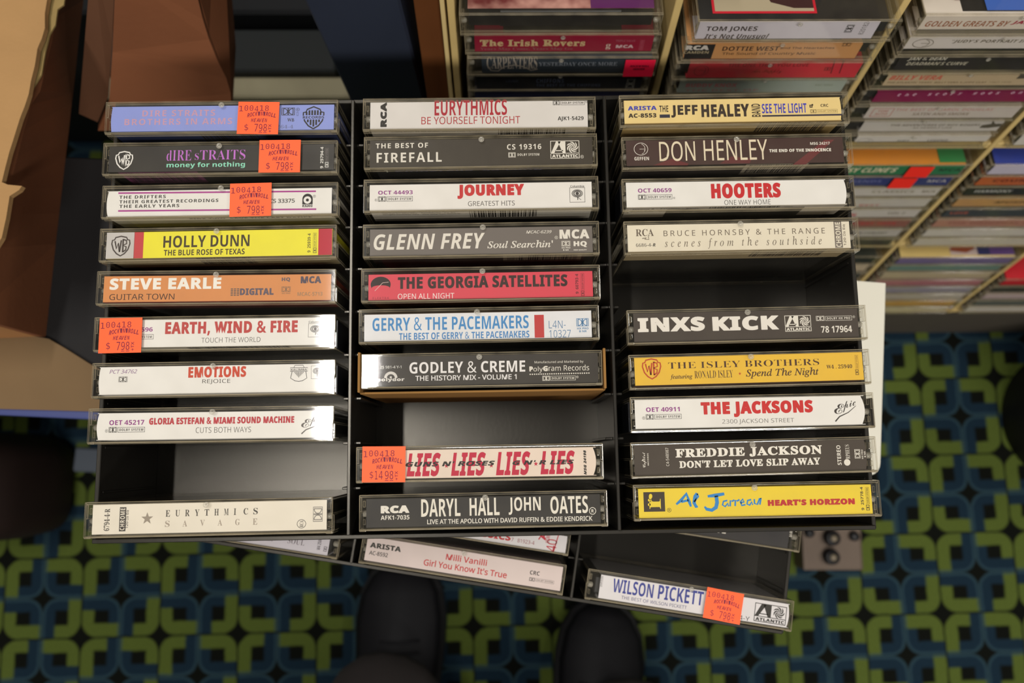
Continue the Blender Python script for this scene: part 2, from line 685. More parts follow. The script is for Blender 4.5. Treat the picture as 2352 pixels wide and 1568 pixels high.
def carpet_material():
    m = bpy.data.materials.new('link_carpet')
    m.use_nodes = True
    nt = m.node_tree
    E.nt = nt
    b = nt.nodes['Principled BSDF']
    tc = nt.nodes.new('ShaderNodeTexCoord')
    nz = nt.nodes.new('ShaderNodeTexNoise')
    nz.inputs['Scale'].default_value = 60
    nt.links.new(tc.outputs['Object'], nz.inputs['Vector'])
    sp = nt.nodes.new('ShaderNodeSeparateXYZ')
    nt.links.new(tc.outputs['Object'], sp.inputs[0])
    cell = 0.04572
    wob = (E(nz.outputs['Fac']) - 0.5) * 0.05
    X = E(sp.outputs[0]) * (1 / cell) + wob
    Y = E(sp.outputs[1]) * (-1 / cell) + wob
    a0 = E.op('PINGPONG', X, 1.0)
    b0 = E.op('PINGPONG', Y, 1.0)
    par = E.op('FLOORED_MODULO', E.op('FLOOR', X) + E.op('FLOOR', Y), 2.0).gt(0.5)
    a = a0 + (b0 - a0) * par
    bb = b0 + (a0 - b0) * par
    soft = 0.035
    GREEN, BLUE, DARK, RIM = rgb((76, 88, 36)), rgb((21, 38, 50)), rgb((11, 13, 8)), rgb((44, 66, 74))
    hole = smooth_lt(a, .335, soft)
    blue_b = smooth_lt(1 - bb, .31, soft)
    green_b = smooth_lt(bb, .32, soft)
    blue_a = smooth_lt(1 - a, .325, soft)
    green_a = smooth_lt(a, .345, soft)
    c = mixc(blue_b, DARK, BLUE)
    c = mixc(green_b, c, GREEN)
    c = mixc(blue_a, c, BLUE)
    c = mixc(green_a, c, GREEN)

    def corner(u, v, r):
        du = E.op('MAXIMUM', r - u, 0.0)
        dv = E.op('MAXIMUM', r - v, 0.0)
        return r - E.op('SQRT', du * du + dv * dv)      # < 0 outside the rounded corner, 0 at straight edges grows inside
    r = .40
    eb = corner(1 - a, 1 - bb, r)
    eg = corner(a, bb, r)
    # lighter rim on the blue links, black stars where four links meet, thin dark gap between links
    rimf = smooth_lt(eb, .07, .03) * blue_or(blue_a, blue_b)
    c = mixc(rimf * .7, c, RIM)
    c = mixc(smooth_lt(eb, .005, .03), c, DARK)
    c = mixc(smooth_lt(eg, .02, .03), c, DARK)
    # pile grain
    n2 = nt.nodes.new('ShaderNodeTexNoise')
    n2.inputs['Scale'].default_value = 700
    n2.inputs['Detail'].default_value = 2
    nt.links.new(tc.outputs['Object'], n2.inputs['Vector'])
    hsv = nt.nodes.new('ShaderNodeHueSaturation')
    nt.links.new((E(n2.outputs['Fac']) * 1.1 + 0.45).s, hsv.inputs['Value'])
    nt.links.new(c, hsv.inputs['Color'])
    nt.links.new(hsv.outputs[0], b.inputs['Base Color'])
    b.inputs['Roughness'].default_value = 0.95
    b.inputs['Specular IOR Level'].default_value = 0.1
    bp = nt.nodes.new('ShaderNodeBump')
    bp.inputs['Strength'].default_value = 0.6
    bp.inputs['Distance'].default_value = 0.002
    nt.links.new(n2.outputs['Fac'], bp.inputs['Height'])
    nt.links.new(bp.outputs['Normal'], b.inputs['Normal'])
    return m


def blue_or(x, y):
    return E.op('MAXIMUM', x, y)


def structure(o):
    o['kind'] = 'structure'
    return o


fm = bpy.data.meshes.new('floor')
fm.from_pydata([(-1.6, -1.6, 0), (3.0, -1.6, 0), (3.0, 1.05, 0), (-1.6, 1.05, 0)], [], [(0, 1, 2, 3)])
floor = structure(new_obj('floor', fm, None, carpet_material()))
floor.location = (-0.5936, -0.2163, 0)
floor.rotation_euler = (0, 0, 0.0276)
floor['label'] = 'carpet with interlocking green and blue links on black'

WALL = plain((52, 50, 48), rough=0.9, name='dark_wall', mottle=0.1)
wb = structure(new_obj('wall_back', boxes_mesh('wall_back', [(-2.2, 2.4, 0.86, 0.92, 0, 2.7)], unit=1.0), None, WALL))
wb['label'] = 'dark wall behind the shelving'


# ------------------------------------------------------------------ cassette cases
T = 15.9            # case thickness, mm
DEP = 70.0          # case depth, mm
LID = boxes_mesh('case_lid', [
    (-54.5, 54.5, -T / 2 + 0.4, T / 2, DEP - 1.3, DEP),               # spine wall
    (-54.5, 54.5, T / 2 - 1.2, T / 2, 1.0, DEP - 1.1),                # cover panel
    (-54.5, -53.3, 0.5, T / 2 - 1.0, 22, DEP - 1.1), (53.3, 54.5, 0.5, T / 2 - 1.0, 22, DEP - 1.1),
    (-54.5, 54.5, -T / 2 + 0.4, -T / 2 + 1.0, DEP - 2.9, DEP - 1.1),  # lip under the spine
    (-53.2, -51.9, -5.2, -2.6, DEP - 7, DEP - 2), (-53.2, -51.9, 2.4, 5.4, DEP - 7, DEP - 2),   # hinge ears
    (51.9, 53.2, -5.2, -2.6, DEP - 7, DEP - 2), (51.9, 53.2, 2.4, 5.4, DEP - 7, DEP - 2),
], bevel=0.36, seg=2, edge_mat=True)
TRAY = boxes_mesh('case_tray', [
    (-54.5, 54.5, -T / 2, -T / 2 + 1.2, 0, DEP - 3.0),
    (-54.5, -53.2, -T / 2 + 1.0, 0.2, 0, DEP - 4.0), (53.2, 54.5, -T / 2 + 1.0, 0.2, 0, DEP - 4.0),
    (-54.5, 54.5, -T / 2 + 1.0, T / 2 - 1.4, 0, 1.2),
    (-54.5, -51.5, -T / 2, -T / 2 + 1.2, DEP - 3.2, DEP - 0.6), (51.5, 54.5, -T / 2, -T / 2 + 1.2, DEP - 3.2, DEP - 0.6),
], bevel=0.32, seg=2, edge_mat=True)
LID.materials.append(CLEAR)
LID.materials.append(CLEAR_EDGE)
TRAY.materials.append(CLEAR)
TRAY.materials.append(CLEAR_EDGE)
RAIL = boxes_mesh('case_rail', [(-55.2, -54.4, -T / 2 + .3, T / 2 - 2.4, 0.3, DEP - 2.2), (54.4, 55.2, -T / 2 + .3, T / 2 - 2.4, 0.3, DEP - 2.2),
                                (-52, 52, -T / 2 + 1.3, T / 2 - 1.6, 1.4, 3.0)], bevel=.25)
PIN = lathe_mesh('hinge_pin', [(0, 0), (1.5, 0), (1.5, 2.2), (0.8, 2.8), (0, 2.8)], 12)
MARKM = lathe_mesh('moulding_mark', [(1.35, 0.0), (1.35, 0.22), (0.95, 0.22), (0.85, 0.05), (0.35, 0.05), (0.3, 0.2), (0, 0.2)], 20)
SHELL = boxes_mesh('cassette_shell', [(-50, 50, -4.4, 4.4, 2.5, 66), (-33, 33, -5.6, 5.6, 52, 65.5)], bevel=0.6, seg=1)


def label_shape(x0, x1, y0, y1, cl=0.0, cr=0.0, n=6):
    """paper spine panel; cl / cr bow the short ends outwards (mm)"""
    pts = []
    for i in range(n + 1):
        v = i / n
        pts.append((x1 - cr * (2 * v - 1) ** 2, y0 + (y1 - y0) * v))
    for i in range(n + 1):
        v = 1 - i / n
        pts.append((x0 + cl * (2 * v - 1) ** 2, y0 + (y1 - y0) * v))
    return pts


class Case:
    def __init__(self, M, label, group, depth=DEP, tray='clear', frame=(0, 0, 1), mark=True, name='cassette_case', shell=True):
        self.M = M
        self.fr = frame
        self.root = empty(name, M, label, 'cassette', group)
        self.root.scale = (1, 1, depth / DEP)
        self.M = M @ Matrix.Diagonal((1, 1, depth / DEP, 1))
        r = self.root
        new_obj('case_lid', LID, r, CLEAR)
        new_obj('case_tray', TRAY, r, CLEAR)
        if tray == 'black':
            new_obj('case_rail', RAIL, r, BLACK_GLOSS)
        for sx in (-1, 1):
            p = new_obj('hinge_pin', PIN, r, CLEAR_PIN)
            p.location = (sx * 53.4 * MM, -0.4 * MM, (DEP - 4.5) * MM)
            p.rotation_euler = (0, -sx * math.pi / 2, 0)
        if mark:
            p = new_obj('moulding_mark', MARKM, r, CLEAR_PIN)
            p.location = (random.uniform(-1, 1) * MM, (T / 2 - 2.2) * MM, DEP * MM)
        if shell:
            new_obj('cassette_shell', SHELL, r, TAPE_DARK)
        self.card = None
        self.zp = DEP - 1.65

    # pixel of the zoom frame -> local mm on the paper plane
    def loc(self, zx, zy, zp=None):
        ox, oy, s = self.fr
        r = ray(ox + zx / s, oy + zy / s)
        Mi = self.M.inverted()
        o, d = Mi @ CP, (Mi.to_3x3() @ r)
        t = ((zp or self.zp) * MM - o.z) / d.z
        p = o + d * t
        return p.x / MM, p.y / MM

    def jac(self, x, y):
        z = self.zp
        p0 = px_of(self.M @ Vector((x * MM, y * MM, z * MM)))
        px = px_of(self.M @ Vector(((x + 1) * MM, y * MM, z * MM)))
        py = px_of(self.M @ Vector((x * MM, (y + 1) * MM, z * MM)))
        return (px - p0).length * self.fr[2], (py - p0).length * self.fr[2]

    def box(self, x0, x1, y0, y1):
        """zoom-frame box read at its left end (y0 top, y1 bottom) -> local x, y, w, h"""
        x, y = self.loc(x0, y1)
        jx, jy = self.jac(x, y)
        return x, y, (x1 - x0) / jx, (y1 - y0) / jy

    def insert(self, lab, col, flap=None, cl=0, cr=0, front=None):
        x, y, w, h = self.box(*lab)
        x0, x1 = max(-53.0, x), min(53.0, x + w)
        y0, y1 = max(-T / 2 + 1.3, y), min(T / 2 - 1.3, y + h)
        self.lab = (x0, x1, y0, y1)
        z = self.zp
        vs, fs, mi = [], [], []

        def prism(pts, z0, z1, k):
            n = len(vs)
            m = len(pts)
            vs.extend([(a * MM, b * MM, z1 * MM) for a, b in pts] + [(a * MM, b * MM, z0 * MM) for a, b in pts])
            fs.append(tuple(range(n, n + m)))
            fs.append(tuple(reversed(range(n + m, n + 2 * m))))
            for i in range(m):
                j = (i + 1) % m
                fs.append((n + i, n + m + i, n + m + j, n + j))
            mi.extend([k] * (m + 2))
        prism(label_shape(x0, x1, y0, y1, cl, cr), z - 0.25, z, 0)
        prism([(x0, y0 - 0.1), (x1, y0 - 0.1), (x1, y0 + .15), (x0, y0 + .15)], z - 16, z - 0.3, 1)     # back flap
        prism([(x0, y1 - .15), (x1, y1 - .15), (x1, y1 + .1), (x0, y1 + .1)], 3, z - 0.3, 2)           # front panel
        me = bpy.data.meshes.new('insert_card')
        me.from_pydata(vs, [], fs)
        me.update()
        me.materials.append(plain(col, rough=.5, mottle=.03, mscale=25))
        me.materials.append(plain(flap or col, rough=.5))
        me.materials.append(plain(front or col, rough=.5))
        for p, k in zip(me.polygons, mi):
            p.material_index = k
        self.card = new_obj('insert_card', me, self.root)
        self.flap_y = y0 - 0.13
        return self

    def t(self, s, x0, x1, y0, y1, sty, col, rot=0, name='lettering', lift=.03):
        x, y, w, h = self.box(x0, x1, y0, y1)
        Ink().text(s, x, y, w, h, sty, rot).build(name, plain(col), self.card, self.zp + lift)
        return self

    def m(self, kind, x0, x1, y0, y1, col, lift=.03, **kw):
        x, y, w, h = self.box(x0, x1, y0, y1)
        k = Ink()
        MARKS[kind](k, x, y, w, h, **kw)
        k.build(MARK_NAME.get(kind, 'maker_mark'), plain(col), self.card, self.zp + lift)
        return self

    def band(self, x0, x1, y0, y1, col, name='printed_band', lift=.015):
        """rectangle of colour; y0/y1 None = whole height of the paper"""
        if y0 is None:
            xa, _ = self.loc(x0, 0)
            x, _y = self.loc(x0, self.mid_y(x0))
            x2, _y = self.loc(x1, self.mid_y(x1))
            Ink().rect(max(x, self.lab[0]), self.lab[2], min(x2, self.lab[1]) - max(x, self.lab[0]), self.lab[3] - self.lab[2]).build(
                name, plain(col), self.card, self.zp + lift)
        else:
            x, y, w, h = self.box(x0, x1, y0, y1)
            Ink().rect(x, y, w, h).build(name, plain(col), self.card, self.zp + lift)
        return self

    def mid_y(self, zx):
        c = px_of(self.M @ Vector((0, 0, self.zp * MM)))
        return (c.y - self.fr[1]) * self.fr[2]

    def poly(self, pts, col, name='printed_shape', lift=.02):
        Ink().poly([self.loc(*p) for p in pts]).build(name, plain(col), self.card, self.zp + lift)
        return self

    def stroke(self, pts, t, col, name='lettering', lift=.03):
        jx, _ = self.jac(0, 0)
        tt = [v / jx for v in t] if isinstance(t, (list, tuple)) else t / jx
        Ink().stroke([self.loc(*p) for p in pts], tt).build(name, plain(col), self.card, self.zp + lift)
        return self

    def flapM(self):
        # x stays, print y runs up the flap (local z)
        return Matrix(((1, 0, 0, 0), (0, 0, 1, self.flap_y * MM), (0, 1, 0, 0), (0, 0, 0, 1)))

    def fx(self, zx):
        return self.loc(zx, self.mid_y(zx))[0]

    def bars(self, x0, x1, col=(40, 36, 34), bg=None):
        a, b = self.fx(x0), self.fx(x1)
        z1 = self.zp - 1.2
        if bg:
            Ink().rect(a - 2, z1 - 13, b - a + 4, 14).build('barcode_panel', plain(bg), self.card, -0.02, self.flapM())
        k = Ink()
        x = a
        while x < b:
            w = random.choice((.28, .28, .45, .62, .8))
            k.rect(x, z1 - 11, min(w, b - x), 11)
            x += w + random.choice((.3, .3, .45, .7))
        k.build('barcode', plain(col), self.card, -0.05, self.flapM())
        return self

    def lines(self, x0, x1, rows, col=(70, 62, 55), h=1.1):
        """rows of small type on the flap"""
        a, b = self.fx(x0), self.fx(x1)
        for i, s in enumerate(rows):
            Ink().text(s, a, self.zp - 2.4 - h - i * h * 1.55, (b - a) * (1 - .06 * (i % 2)), h, 'b').build(
                'small_print', plain(col), self.card, -0.05, self.flapM())
        return self

    def sticker(self, zx, zy, w, h, ang=0.0, price='$ 798'):
        x, y = self.loc(zx, zy, DEP + .1)
        jx, jy = self.jac(x, y)
        W, H = w / jx, h / jy
        me = boxes_mesh('price_sticker', [(-W / 2, W / 2, -H / 2, H / 2, 0, 0.12)])
        o = new_obj('price_sticker', me, self.root, STICK)
        o['label'] = 'orange price sticker with dark red print'
        o.location = (x * MM, y * MM, (DEP + .12) * MM)
        o.rotation_euler = (0, 0, math.radians(ang))
        k = Ink()
        for i, ch in enumerate('100418'):
            k.text(ch, -W * .47 + i * W * .125, H * .2 + (H * .02 if i % 3 else 0), W * .09, H * .17, 'mono')
        k2 = Ink()
        for i, ch in enumerate("ROCK'N'ROLL"):
            u = i / 10 - .5
            k2.text(ch, -W * .27 + i * W * .064, H * (.07 - .22 * u * u), W * .058, H * .13, 'bi')
        for i, ch in enumerate('HEAVEN'):
            k2.text(ch, -W * .17 + i * W * .066, -H * .13, W * .06, H * .115, 'bi')
        k.add(k2.v, k2.f)
        if price == '$ 798':
            spec = [('$', -.32, .09), ('7', -.08, .085), ('9', .03, .085), ('8', .14, .085)]
        else:
            spec = [('$', -.32, .08), ('1', -.20, .06), ('4', -.11, .09), ('9', .03, .085), ('8', .14, .085)]
        for ch, u, wd in spec:
            k.text(ch, W * u, -H * .42, W * wd, H * .235, 'mono')
        k.rect(W * .03, -H * .46, W * .085, H * .018).rect(W * .14, -H * .46, W * .085, H * .018)
        k.text('+TX', W * .26, -H * .45, W * .07, H * .26, 'monob', 90)
        k.build('sticker_print', plain((112, 14, 44)), o, .15)
        return self


STICK = plain((255, 92, 36), rough=.5, name='orange_sticker')

# ---- the cassettes standing in the upper rack: pixel ends of the spine (left mid, right mid)
UP_SLOT_H = 0.4298        # slot floor of the upper rack, below the camera
random.seed(11)


def rack_case(ends, label, frame, tray='clear', mark=True, tilt=(0.0, 0.0)):
    xl, yl, xr, yr = ends
    a, b = ray(xl, yl), ray(xr, yr)
    a, b = a / -a.z, b / -b.z
    h = 0.109 / (a - b).length
    h = 0.356 + 0.6 * (h - 0.356)
    c = CP + (a + b) * (h / 2)
    yaw = math.atan2(b.y - a.y, b.x - a.x)
    depth = UP_SLOT_H - h
    R = Matrix.Rotation(yaw, 4, 'Z') @ Matrix.Rotation(math.radians(tilt[0]), 4, 'X') @ Matrix.Rotation(math.radians(tilt[1]), 4, 'Y')
    base = c - (R @ Vector((0, 0, depth)))
    return Case(Matrix.Translation(base) @ R, label, 'cassettes standing in the upper rack', depth / MM, tray, frame, mark)


FA, FB, FC_ = (180, 200, 3.647), (180, 600, 3.647), (160, 900, 3.36)
FE, FG, FH = (800, 200, 3.647), (800, 600, 3.647), (780, 980, 3.5636)
FI, FJ, FK = (1390, 200, 3.647), (1390, 600, 3.5104), (1390, 980, 3.1358)

WHITE, INKB, RED, PUR, GREY = (232, 227, 219), (38, 33, 30), (188, 34, 38), (140, 42, 128), (88, 82, 78)
OFFW = (226, 218, 204)

# left column
c = rack_case((240.3, 270.7, 775.6, 264.8), 'cassette with pale blue spine, pink lettering and an orange sticker, top of the left column', FA)
c.insert((268, 2140, 165, 375), (140, 152, 216), flap=(48, 62, 110), cl=.5)
c.t('DIRE STRAITS', 535, 1145, 195, 247, 'bw', (196, 152, 176)).t('BROTHERS IN ARMS', 385, 1288, 267, 320, 'bw', (196, 152, 176))
c.m('dd', 1705, 1810, 175, 235, INKB).m('reg', 1825, 1852, 175, 200, INKB).t('†', 1828, 1842, 208, 240, 's', INKB)
c.t('WB', 1750, 1808, 262, 290, 'S', INKB).t('25264-4', 1600, 1800, 318, 348, 'S', (112, 118, 160)).m('rshield', 1870, 2065, 165, 350, INKB)
c.sticker(1507, 259, 343, 268, -1.2).bars(1000, 1480, (20, 20, 30))
c.lines(1550, 2000, ['SIDE ONE  SIDE TWO'], (90, 90, 150))

c = rack_case((234.3, 365.3, 775.6, 358.5), 'cassette with black spine, violet and mint lettering and orange sticker, second in left column', FA)
c.insert((250, 2140, 482, 712), (46, 42, 38), flap=(30, 27, 28))
c.m('shield', 308, 450, 540, 690, WHITE).t('dIRE', 738, 945, 530, 618, 'Sl', (196, 112, 204)).t('sTRAITS', 975, 1398, 528, 610, 'Sl', (196, 112, 204))
c.t('money for nothing', 738, 1395, 632, 685, 'b', (146, 222, 192))
c.t('9  25794-4', 2025, 2050, 500, 680, 'b', WHITE, 90).m('dd', 2066, 2094, 628, 672, WHITE, rot=1).m('box', 2066, 2094, 512, 622, (120, 112, 110), rot=1)
c.sticker(1687, 579, 345, 270, -.2).bars(370, 960, (20, 18, 20), (132, 66, 108))

c = rack_case((230, 463.2, 777.7, 456.4), 'cassette with white spine, two magenta rules and an orange sticker, third of the left column', FA, tilt=(0, -.7))
c.insert((230, 2115, 872, 1085), WHITE, flap=(206, 198, 180), cl=.8)
c.stroke([(335, 888), (1990, 872)], 14, (170, 62, 140), 'printed_rule').stroke([(333, 1037), (1993, 1022)], 14, (170, 62, 140), 'printed_rule')
c.t('THE DRIFTERS', 343, 732, 909, 936, 'bw', INKB).t('THEIR GREATEST RECORDINGS', 343, 1172, 948, 975, 'bw', INKB)
c.t('THE EARLY YEARS', 343, 845, 986, 1013, 'bw', INKB).t('CS 33375', 1600, 1812, 937, 971, 'm', INKB)
c.m('atco', 1875, 1962, 893, 1005, INKB).m('reg', 1966, 1988, 903, 925, INKB)
x, y, w, h = c.box(1886, 1950, 915, 977)
Ink().disc(x + w / 2, y + h / 2, w / 2, h / 2).build('maker_mark', plain(WHITE), c.card, c.zp + .045)
Ink().disc(x + w / 2, y + h / 2, w / 5, h / 5).build('maker_mark', plain(INKB), c.card, c.zp + .06)
c.t('ATCO', 1884, 1954, 987, 1003, 'b', WHITE, lift=.045)
c.sticker(1443, 943, 346, 276, .6).lines(900, 2000, ['SIDE ONE  THERE GOES MY BABY  DANCE WITH ME', 'SIDE TWO  SAVE THE LAST DANCE'])

c = rack_case((225.2, 562.5, 773.6, 554.3), 'cassette with bright yellow spine between grey and red ends, fourth of the left column', FA, tilt=(0, -.7))
c.insert((228, 2120, 1218, 1438), (236, 224, 44), flap=(176, 160, 120), cl=.4)
c.band(220, 470, None, None, (196, 190, 184)).band(466, 545, None, None, (196, 62, 66)).band(2010, 2125, None, None, (186, 30, 52))
c.m('shield', 275, 427, 1250, 1415, (70, 60, 56)).t('HOLLY DUNN', 710, 1432, 1246, 1346, 'b', (66, 52, 22)).t(
    'THE BLUE ROSE OF TEXAS', 715, 1392, 1363, 1412, 'b', (66, 52, 22))
c.t('9  25939-4', 1918, 1944, 1225, 1385, 'b', (86, 76, 30), 90).m('dd', 1966, 1994, 1345, 1390, (86, 76, 30), rot=1).m('box', 1966, 1994, 1220, 1340, (110, 100, 40), rot=1)
c.bars(980, 1440, (60, 50, 44))

c = rack_case((219.8, 661.4, 770.9, 656.2), 'cassette with orange spine and bold white lettering, fifth of the left column', FB, tilt=(0, -.25))
c.insert((205, 2112, 125, 343), (214, 138, 76), flap=(128, 32, 24), front=(150, 60, 40))
c.t('STEVE EARLE', 260, 1195, 143, 240, 'h', (240, 234, 222)).t('GUITAR TOWN', 258, 803, 275, 325, 's', (66, 38, 26))
c.t('DIGITAL', 1352, 1635, 226, 284, 'h', (96, 84, 96))
k = Ink()
x, y, w, h = c.box(1275, 1350, 222, 288)
for i in range(3):
    for j in range(5):
        k.rect(x + i * w * .34, y + j * h * .2, w * .26, h * .12)
k.build('maker_mark', plain((96, 84, 80)), c.card, c.zp + .03)
c.t('HQ', 1703, 1775, 135, 172, 'h', (104, 88, 92)).m('dd', 1703, 1775, 213, 255, (130, 100, 76)).t('HX PRO', 1705, 1775, 262, 274, 'b', (150, 112, 80))
c.t('MCA', 1862, 2035, 125, 185, 'h', (84, 72, 84)).t('MCAC-5713', 1835, 2045, 258, 290, 'b', (158, 124, 90))

c = rack_case((215.6, 768.4, 769.5, 759.9), 'cassette with white spine, red capitals and orange sticker at its left end, left column', FB, 'black', False, tilt=(0, .35))
c.insert((170, 2112, 487, 725), WHITE, flap=(196, 188, 172), cr=.6)
c.t('EARTH, WIND & FIRE', 725, 1838, 508, 626, 'h', (188, 66, 62)).t('TOUCH THE WORLD', 1030, 1525, 640, 682, 'sl', GREY)
c.t('OET 40596', 330, 622, 556, 592, 'b', PUR).m('box', 400, 628, 613, 656, GREY).t('Columbia', 1930, 2040, 498, 516, 'm', GREY).m('eye', 1924, 2043, 520, 636, (96, 90, 86))
c.sticker(353, 620, 355, 292, .4).bars(900, 1750, (50, 46, 44))

c = rack_case((210.6, 874.2, 769, 864.6), 'cassette with white spine, orange-red capitals and a small badge emblem, seventh of the left column', FB, 'black', tilt=(0, .3))
c.insert((165, 2112, 887, 1118), WHITE, cl=.6)
c.t('PCT 34762', 260, 492, 908, 942, 'mi', (150, 118, 150)).m('dd', 338, 408, 968, 1010, INKB)
c.t('EMOTIONS', 920, 1405, 884, 976, 'h', (200, 70, 44)).t('REJOICE', 1037, 1272, 988, 1029, 's', GREY)
c.m('badge', 1770, 1922, 870, 1006, (84, 80, 78)).m('eye', 1948, 2050, 874, 984, (110, 104, 100))

c = rack_case((201.7, 979.2, 765.7, 971.4), 'cassette with white spine and one long line of narrow red capitals, left column', FC_, tilt=(0, .4))
c.insert((203, 2020, 165, 372), WHITE, cl=.9)
c.t('OET 45217', 305, 575, 218, 256, 'b', PUR).m('reg', 274, 294, 288, 312, INKB).m('dd', 302, 362, 272, 312, INKB).m('box', 370, 580, 272, 312, INKB)
c.t('GLORIA ESTEFAN & MIAMI SOUND MACHINE', 612, 1735, 200, 253, 'h', (186, 56, 66)).t('CUTS BOTH WAYS', 972, 1400, 273, 316, 'sl', GREY)
c.m('epic', 1785, 1955, 182, 326, (92, 84, 78))

c = rack_case((192.7, 1195.8, 763, 1183.3), 'cassette with cream spine, spaced serif capitals and a grey star, bottom of the left column', FC_)
c.insert((170, 1985, 870, 1100), (228, 218, 200), front=(96, 84, 66))
c.t('6794-4-R', 262, 305, 900, 1072, 'S', INKB, 90).band(380, 430, 888, 1075, (60, 54, 50)).t('CHROME', 386, 422, 896, 1066, 'bw', (228, 218, 200), 90)
c.t('120 µs Eq', 430, 456, 912, 1052, 'm', GREY, 90).m('star', 548, 645, 928, 1026, (150, 138, 122))
for i, ch in enumerate('EURYTHMICS'):
    c.t(ch, 740 + i * 75.2, 740 + i * 75.2 + (35 if ch != 'I' else 18), 912 - i * 2.0, 962 - i * 2.0, 'S', (74, 68, 62))
for i, ch in enumerate('SAVAGE'):
    c.t(ch, 735 + i * 135.5, 735 + i * 135.5 + 36, 993 - i * 3.4, 1041 - i * 3.4, 'S', (164, 150, 134))
x, y, w, h = c.box(1755, 1822, 985, 1050)
k = Ink().arc(x + w / 2, y + h / 2, w / 2, h / 2, 0, 360, w * .06, 24)
k.text('RCA', x + w * .28, y + h * .12, w * .44, h * .76, 'S', 90)
k.build('maker_mark', plain(GREY), c.card, c.zp + .03)
c.m('dd', 1880, 1950, 888, 998, (140, 134, 126), rot=1)

# middle column
c = rack_case((831.5, 263, 1370, 257.6), 'cassette with pale grey spine and narrow dark red capitals, top of the middle column', FE, mark=False)
c.insert((182, 2008, 100, 350), (218, 211, 204), flap=(200, 190, 176))
c.m('rblock', 268, 322, 128, 335, INKB, rot=1).t('EURYTHMICS', 722, 1330, 108, 240, 'b', (172, 28, 46)).t('BE YOURSELF TONIGHT', 612, 1440, 250, 313, 's', (172, 36, 46))
c.m('dd', 1715, 1772, 114, 150, INKB).m('box', 1780, 1980, 113, 150, INKB).m('reg', 1984, 2002, 112, 132, INKB).t('AJK1-5429', 1755, 1972, 246, 287, 'b', INKB)
c.bars(1255, 1820).lines(350, 1100, ['THERE MUST BE AN ANGEL  WOULD I LIE TO YOU'])

c = rack_case((835, 351.4, 1372.6, 342.6), 'cassette with dark olive spine, plain white lettering and pinwheel logo, second in middle column', FE)
c.insert((180, 2050, 445, 683), (58, 50, 40), flap=(22, 20, 22))
c.t('THE BEST OF', 230, 668, 472, 514, 'bw', OFFW).t('FIREFALL', 237, 783, 552, 633, 'bw', OFFW).t('CS 19316', 1330, 1617, 479, 524, 'bw', OFFW)
c.m('dd', 1343, 1400, 549, 588, OFFW).t('DOLBY SYSTEM', 1418, 1600, 556, 576, 'bw', OFFW).m('atl', 1695, 1938, 450, 600, OFFW).m('reg', 1946, 1971, 570, 596, OFFW)
c.lines(380, 1700, ['You Are The Woman  Just Remember I Love You  Strange Way', 'Cinderella  So Long'], (92, 92, 130)).lines(290, 320, ['1'], (150, 150, 130), 3)

c = rack_case((834.5, 449.8, 1375.5, 441.3), 'cassette with white spine, heavy red capitals and boxed eye logo, third in middle column', FE, 'black', False)
c.insert((178, 2045, 820, 1033), (230, 224, 216), flap=(214, 206, 192))
c.t('OCT 44493', 250, 540, 868, 901, 'b', PUR).m('reg', 222, 242, 936, 956, INKB).m('dd', 250, 315, 918, 958, INKB).m('box', 322, 540, 917, 958, INKB)
c.t('JOURNEY', 915, 1475, 817, 937, 'x', (196, 40, 42)).t('GREATEST HITS', 1003, 1395, 956, 997, 's', GREY)
c.t('Columbia', 1860, 1975, 822, 839, 'm', INKB).m('eye', 1855, 1985, 841, 966, (66, 60, 58))
c.bars(1010, 1580).lines(270, 930, ["Only The Young - Don't Stop Believin'", 'Wheel In The Sky - Faithfully - I\'ll Be', 'Alright Without You - Any Way You Want It'])

c = rack_case((833.2, 553.7, 1376.5, 545), 'cassette with mid grey spine and slanted white capitals, fourth of the middle column', FE)
c.insert((180, 2050, 1192, 1413), (108, 99, 92), flap=(46, 40, 38))
c.t('GLENN FREY', 212, 1145, 1233, 1366, 'bi', OFFW).t("Soul Searchin'", 1165, 1715, 1288, 1350, 'Sim', OFFW).t('MCAC-6239', 1490, 1703, 1201, 1226, 'mi', OFFW)
c.t('MCA', 1770, 2020, 1193, 1271, 'h', OFFW).m('reg', 1730, 1755, 1247, 1272, OFFW).m('dd', 1788, 1858, 1290, 1331, OFFW)
c.t('HX PRO', 1788, 1860, 1339, 1352, 'b', OFFW).t('B NR', 1800, 1847, 1358, 1370, 'b', OFFW).t('HQ', 1888, 2000, 1290, 1341, 'h', OFFW).t('HIGH QUALITY', 1888, 1998, 1358, 1371, 'b', OFFW)
c.bars(1330, 1925, (30, 28, 28), (130, 116, 96)).lines(480, 980, ['SIDE ONE  LIVIN RIGHT  TRUE LOVE'], (120, 112, 104))

c = rack_case((828.5, 655.4, 1379.3, 646), 'cassette with crimson spine and heavy black capitals, fifth of the middle column', FG)
c.insert((168, 2052, 112, 326), (214, 62, 78), flap=(72, 16, 24))
c.m('moon', 187, 355, 130, 250, (40, 22, 22)).stroke([(222, 248), (288, 180), (338, 174)], 4, (220, 190, 180), 'maker_mark', .045)
c.t('ELEKTRA', 205, 340, 300, 318, 'sp', (120, 30, 44)).t('THE GEORGIA SATELLITES', 415, 1838, 132, 233, 'h', (52, 24, 22)).t('OPEN ALL NIGHT', 415, 888, 272, 318, 's', (240, 226, 220))
c.t('9  60793-4', 1905, 1930, 105, 272, 'b', (90, 20, 32), 90).m('dd', 1951, 1978, 245, 290, (90, 20, 32), rot=1).m('box', 1951, 1978, 98, 238, (120, 28, 44), rot=1)

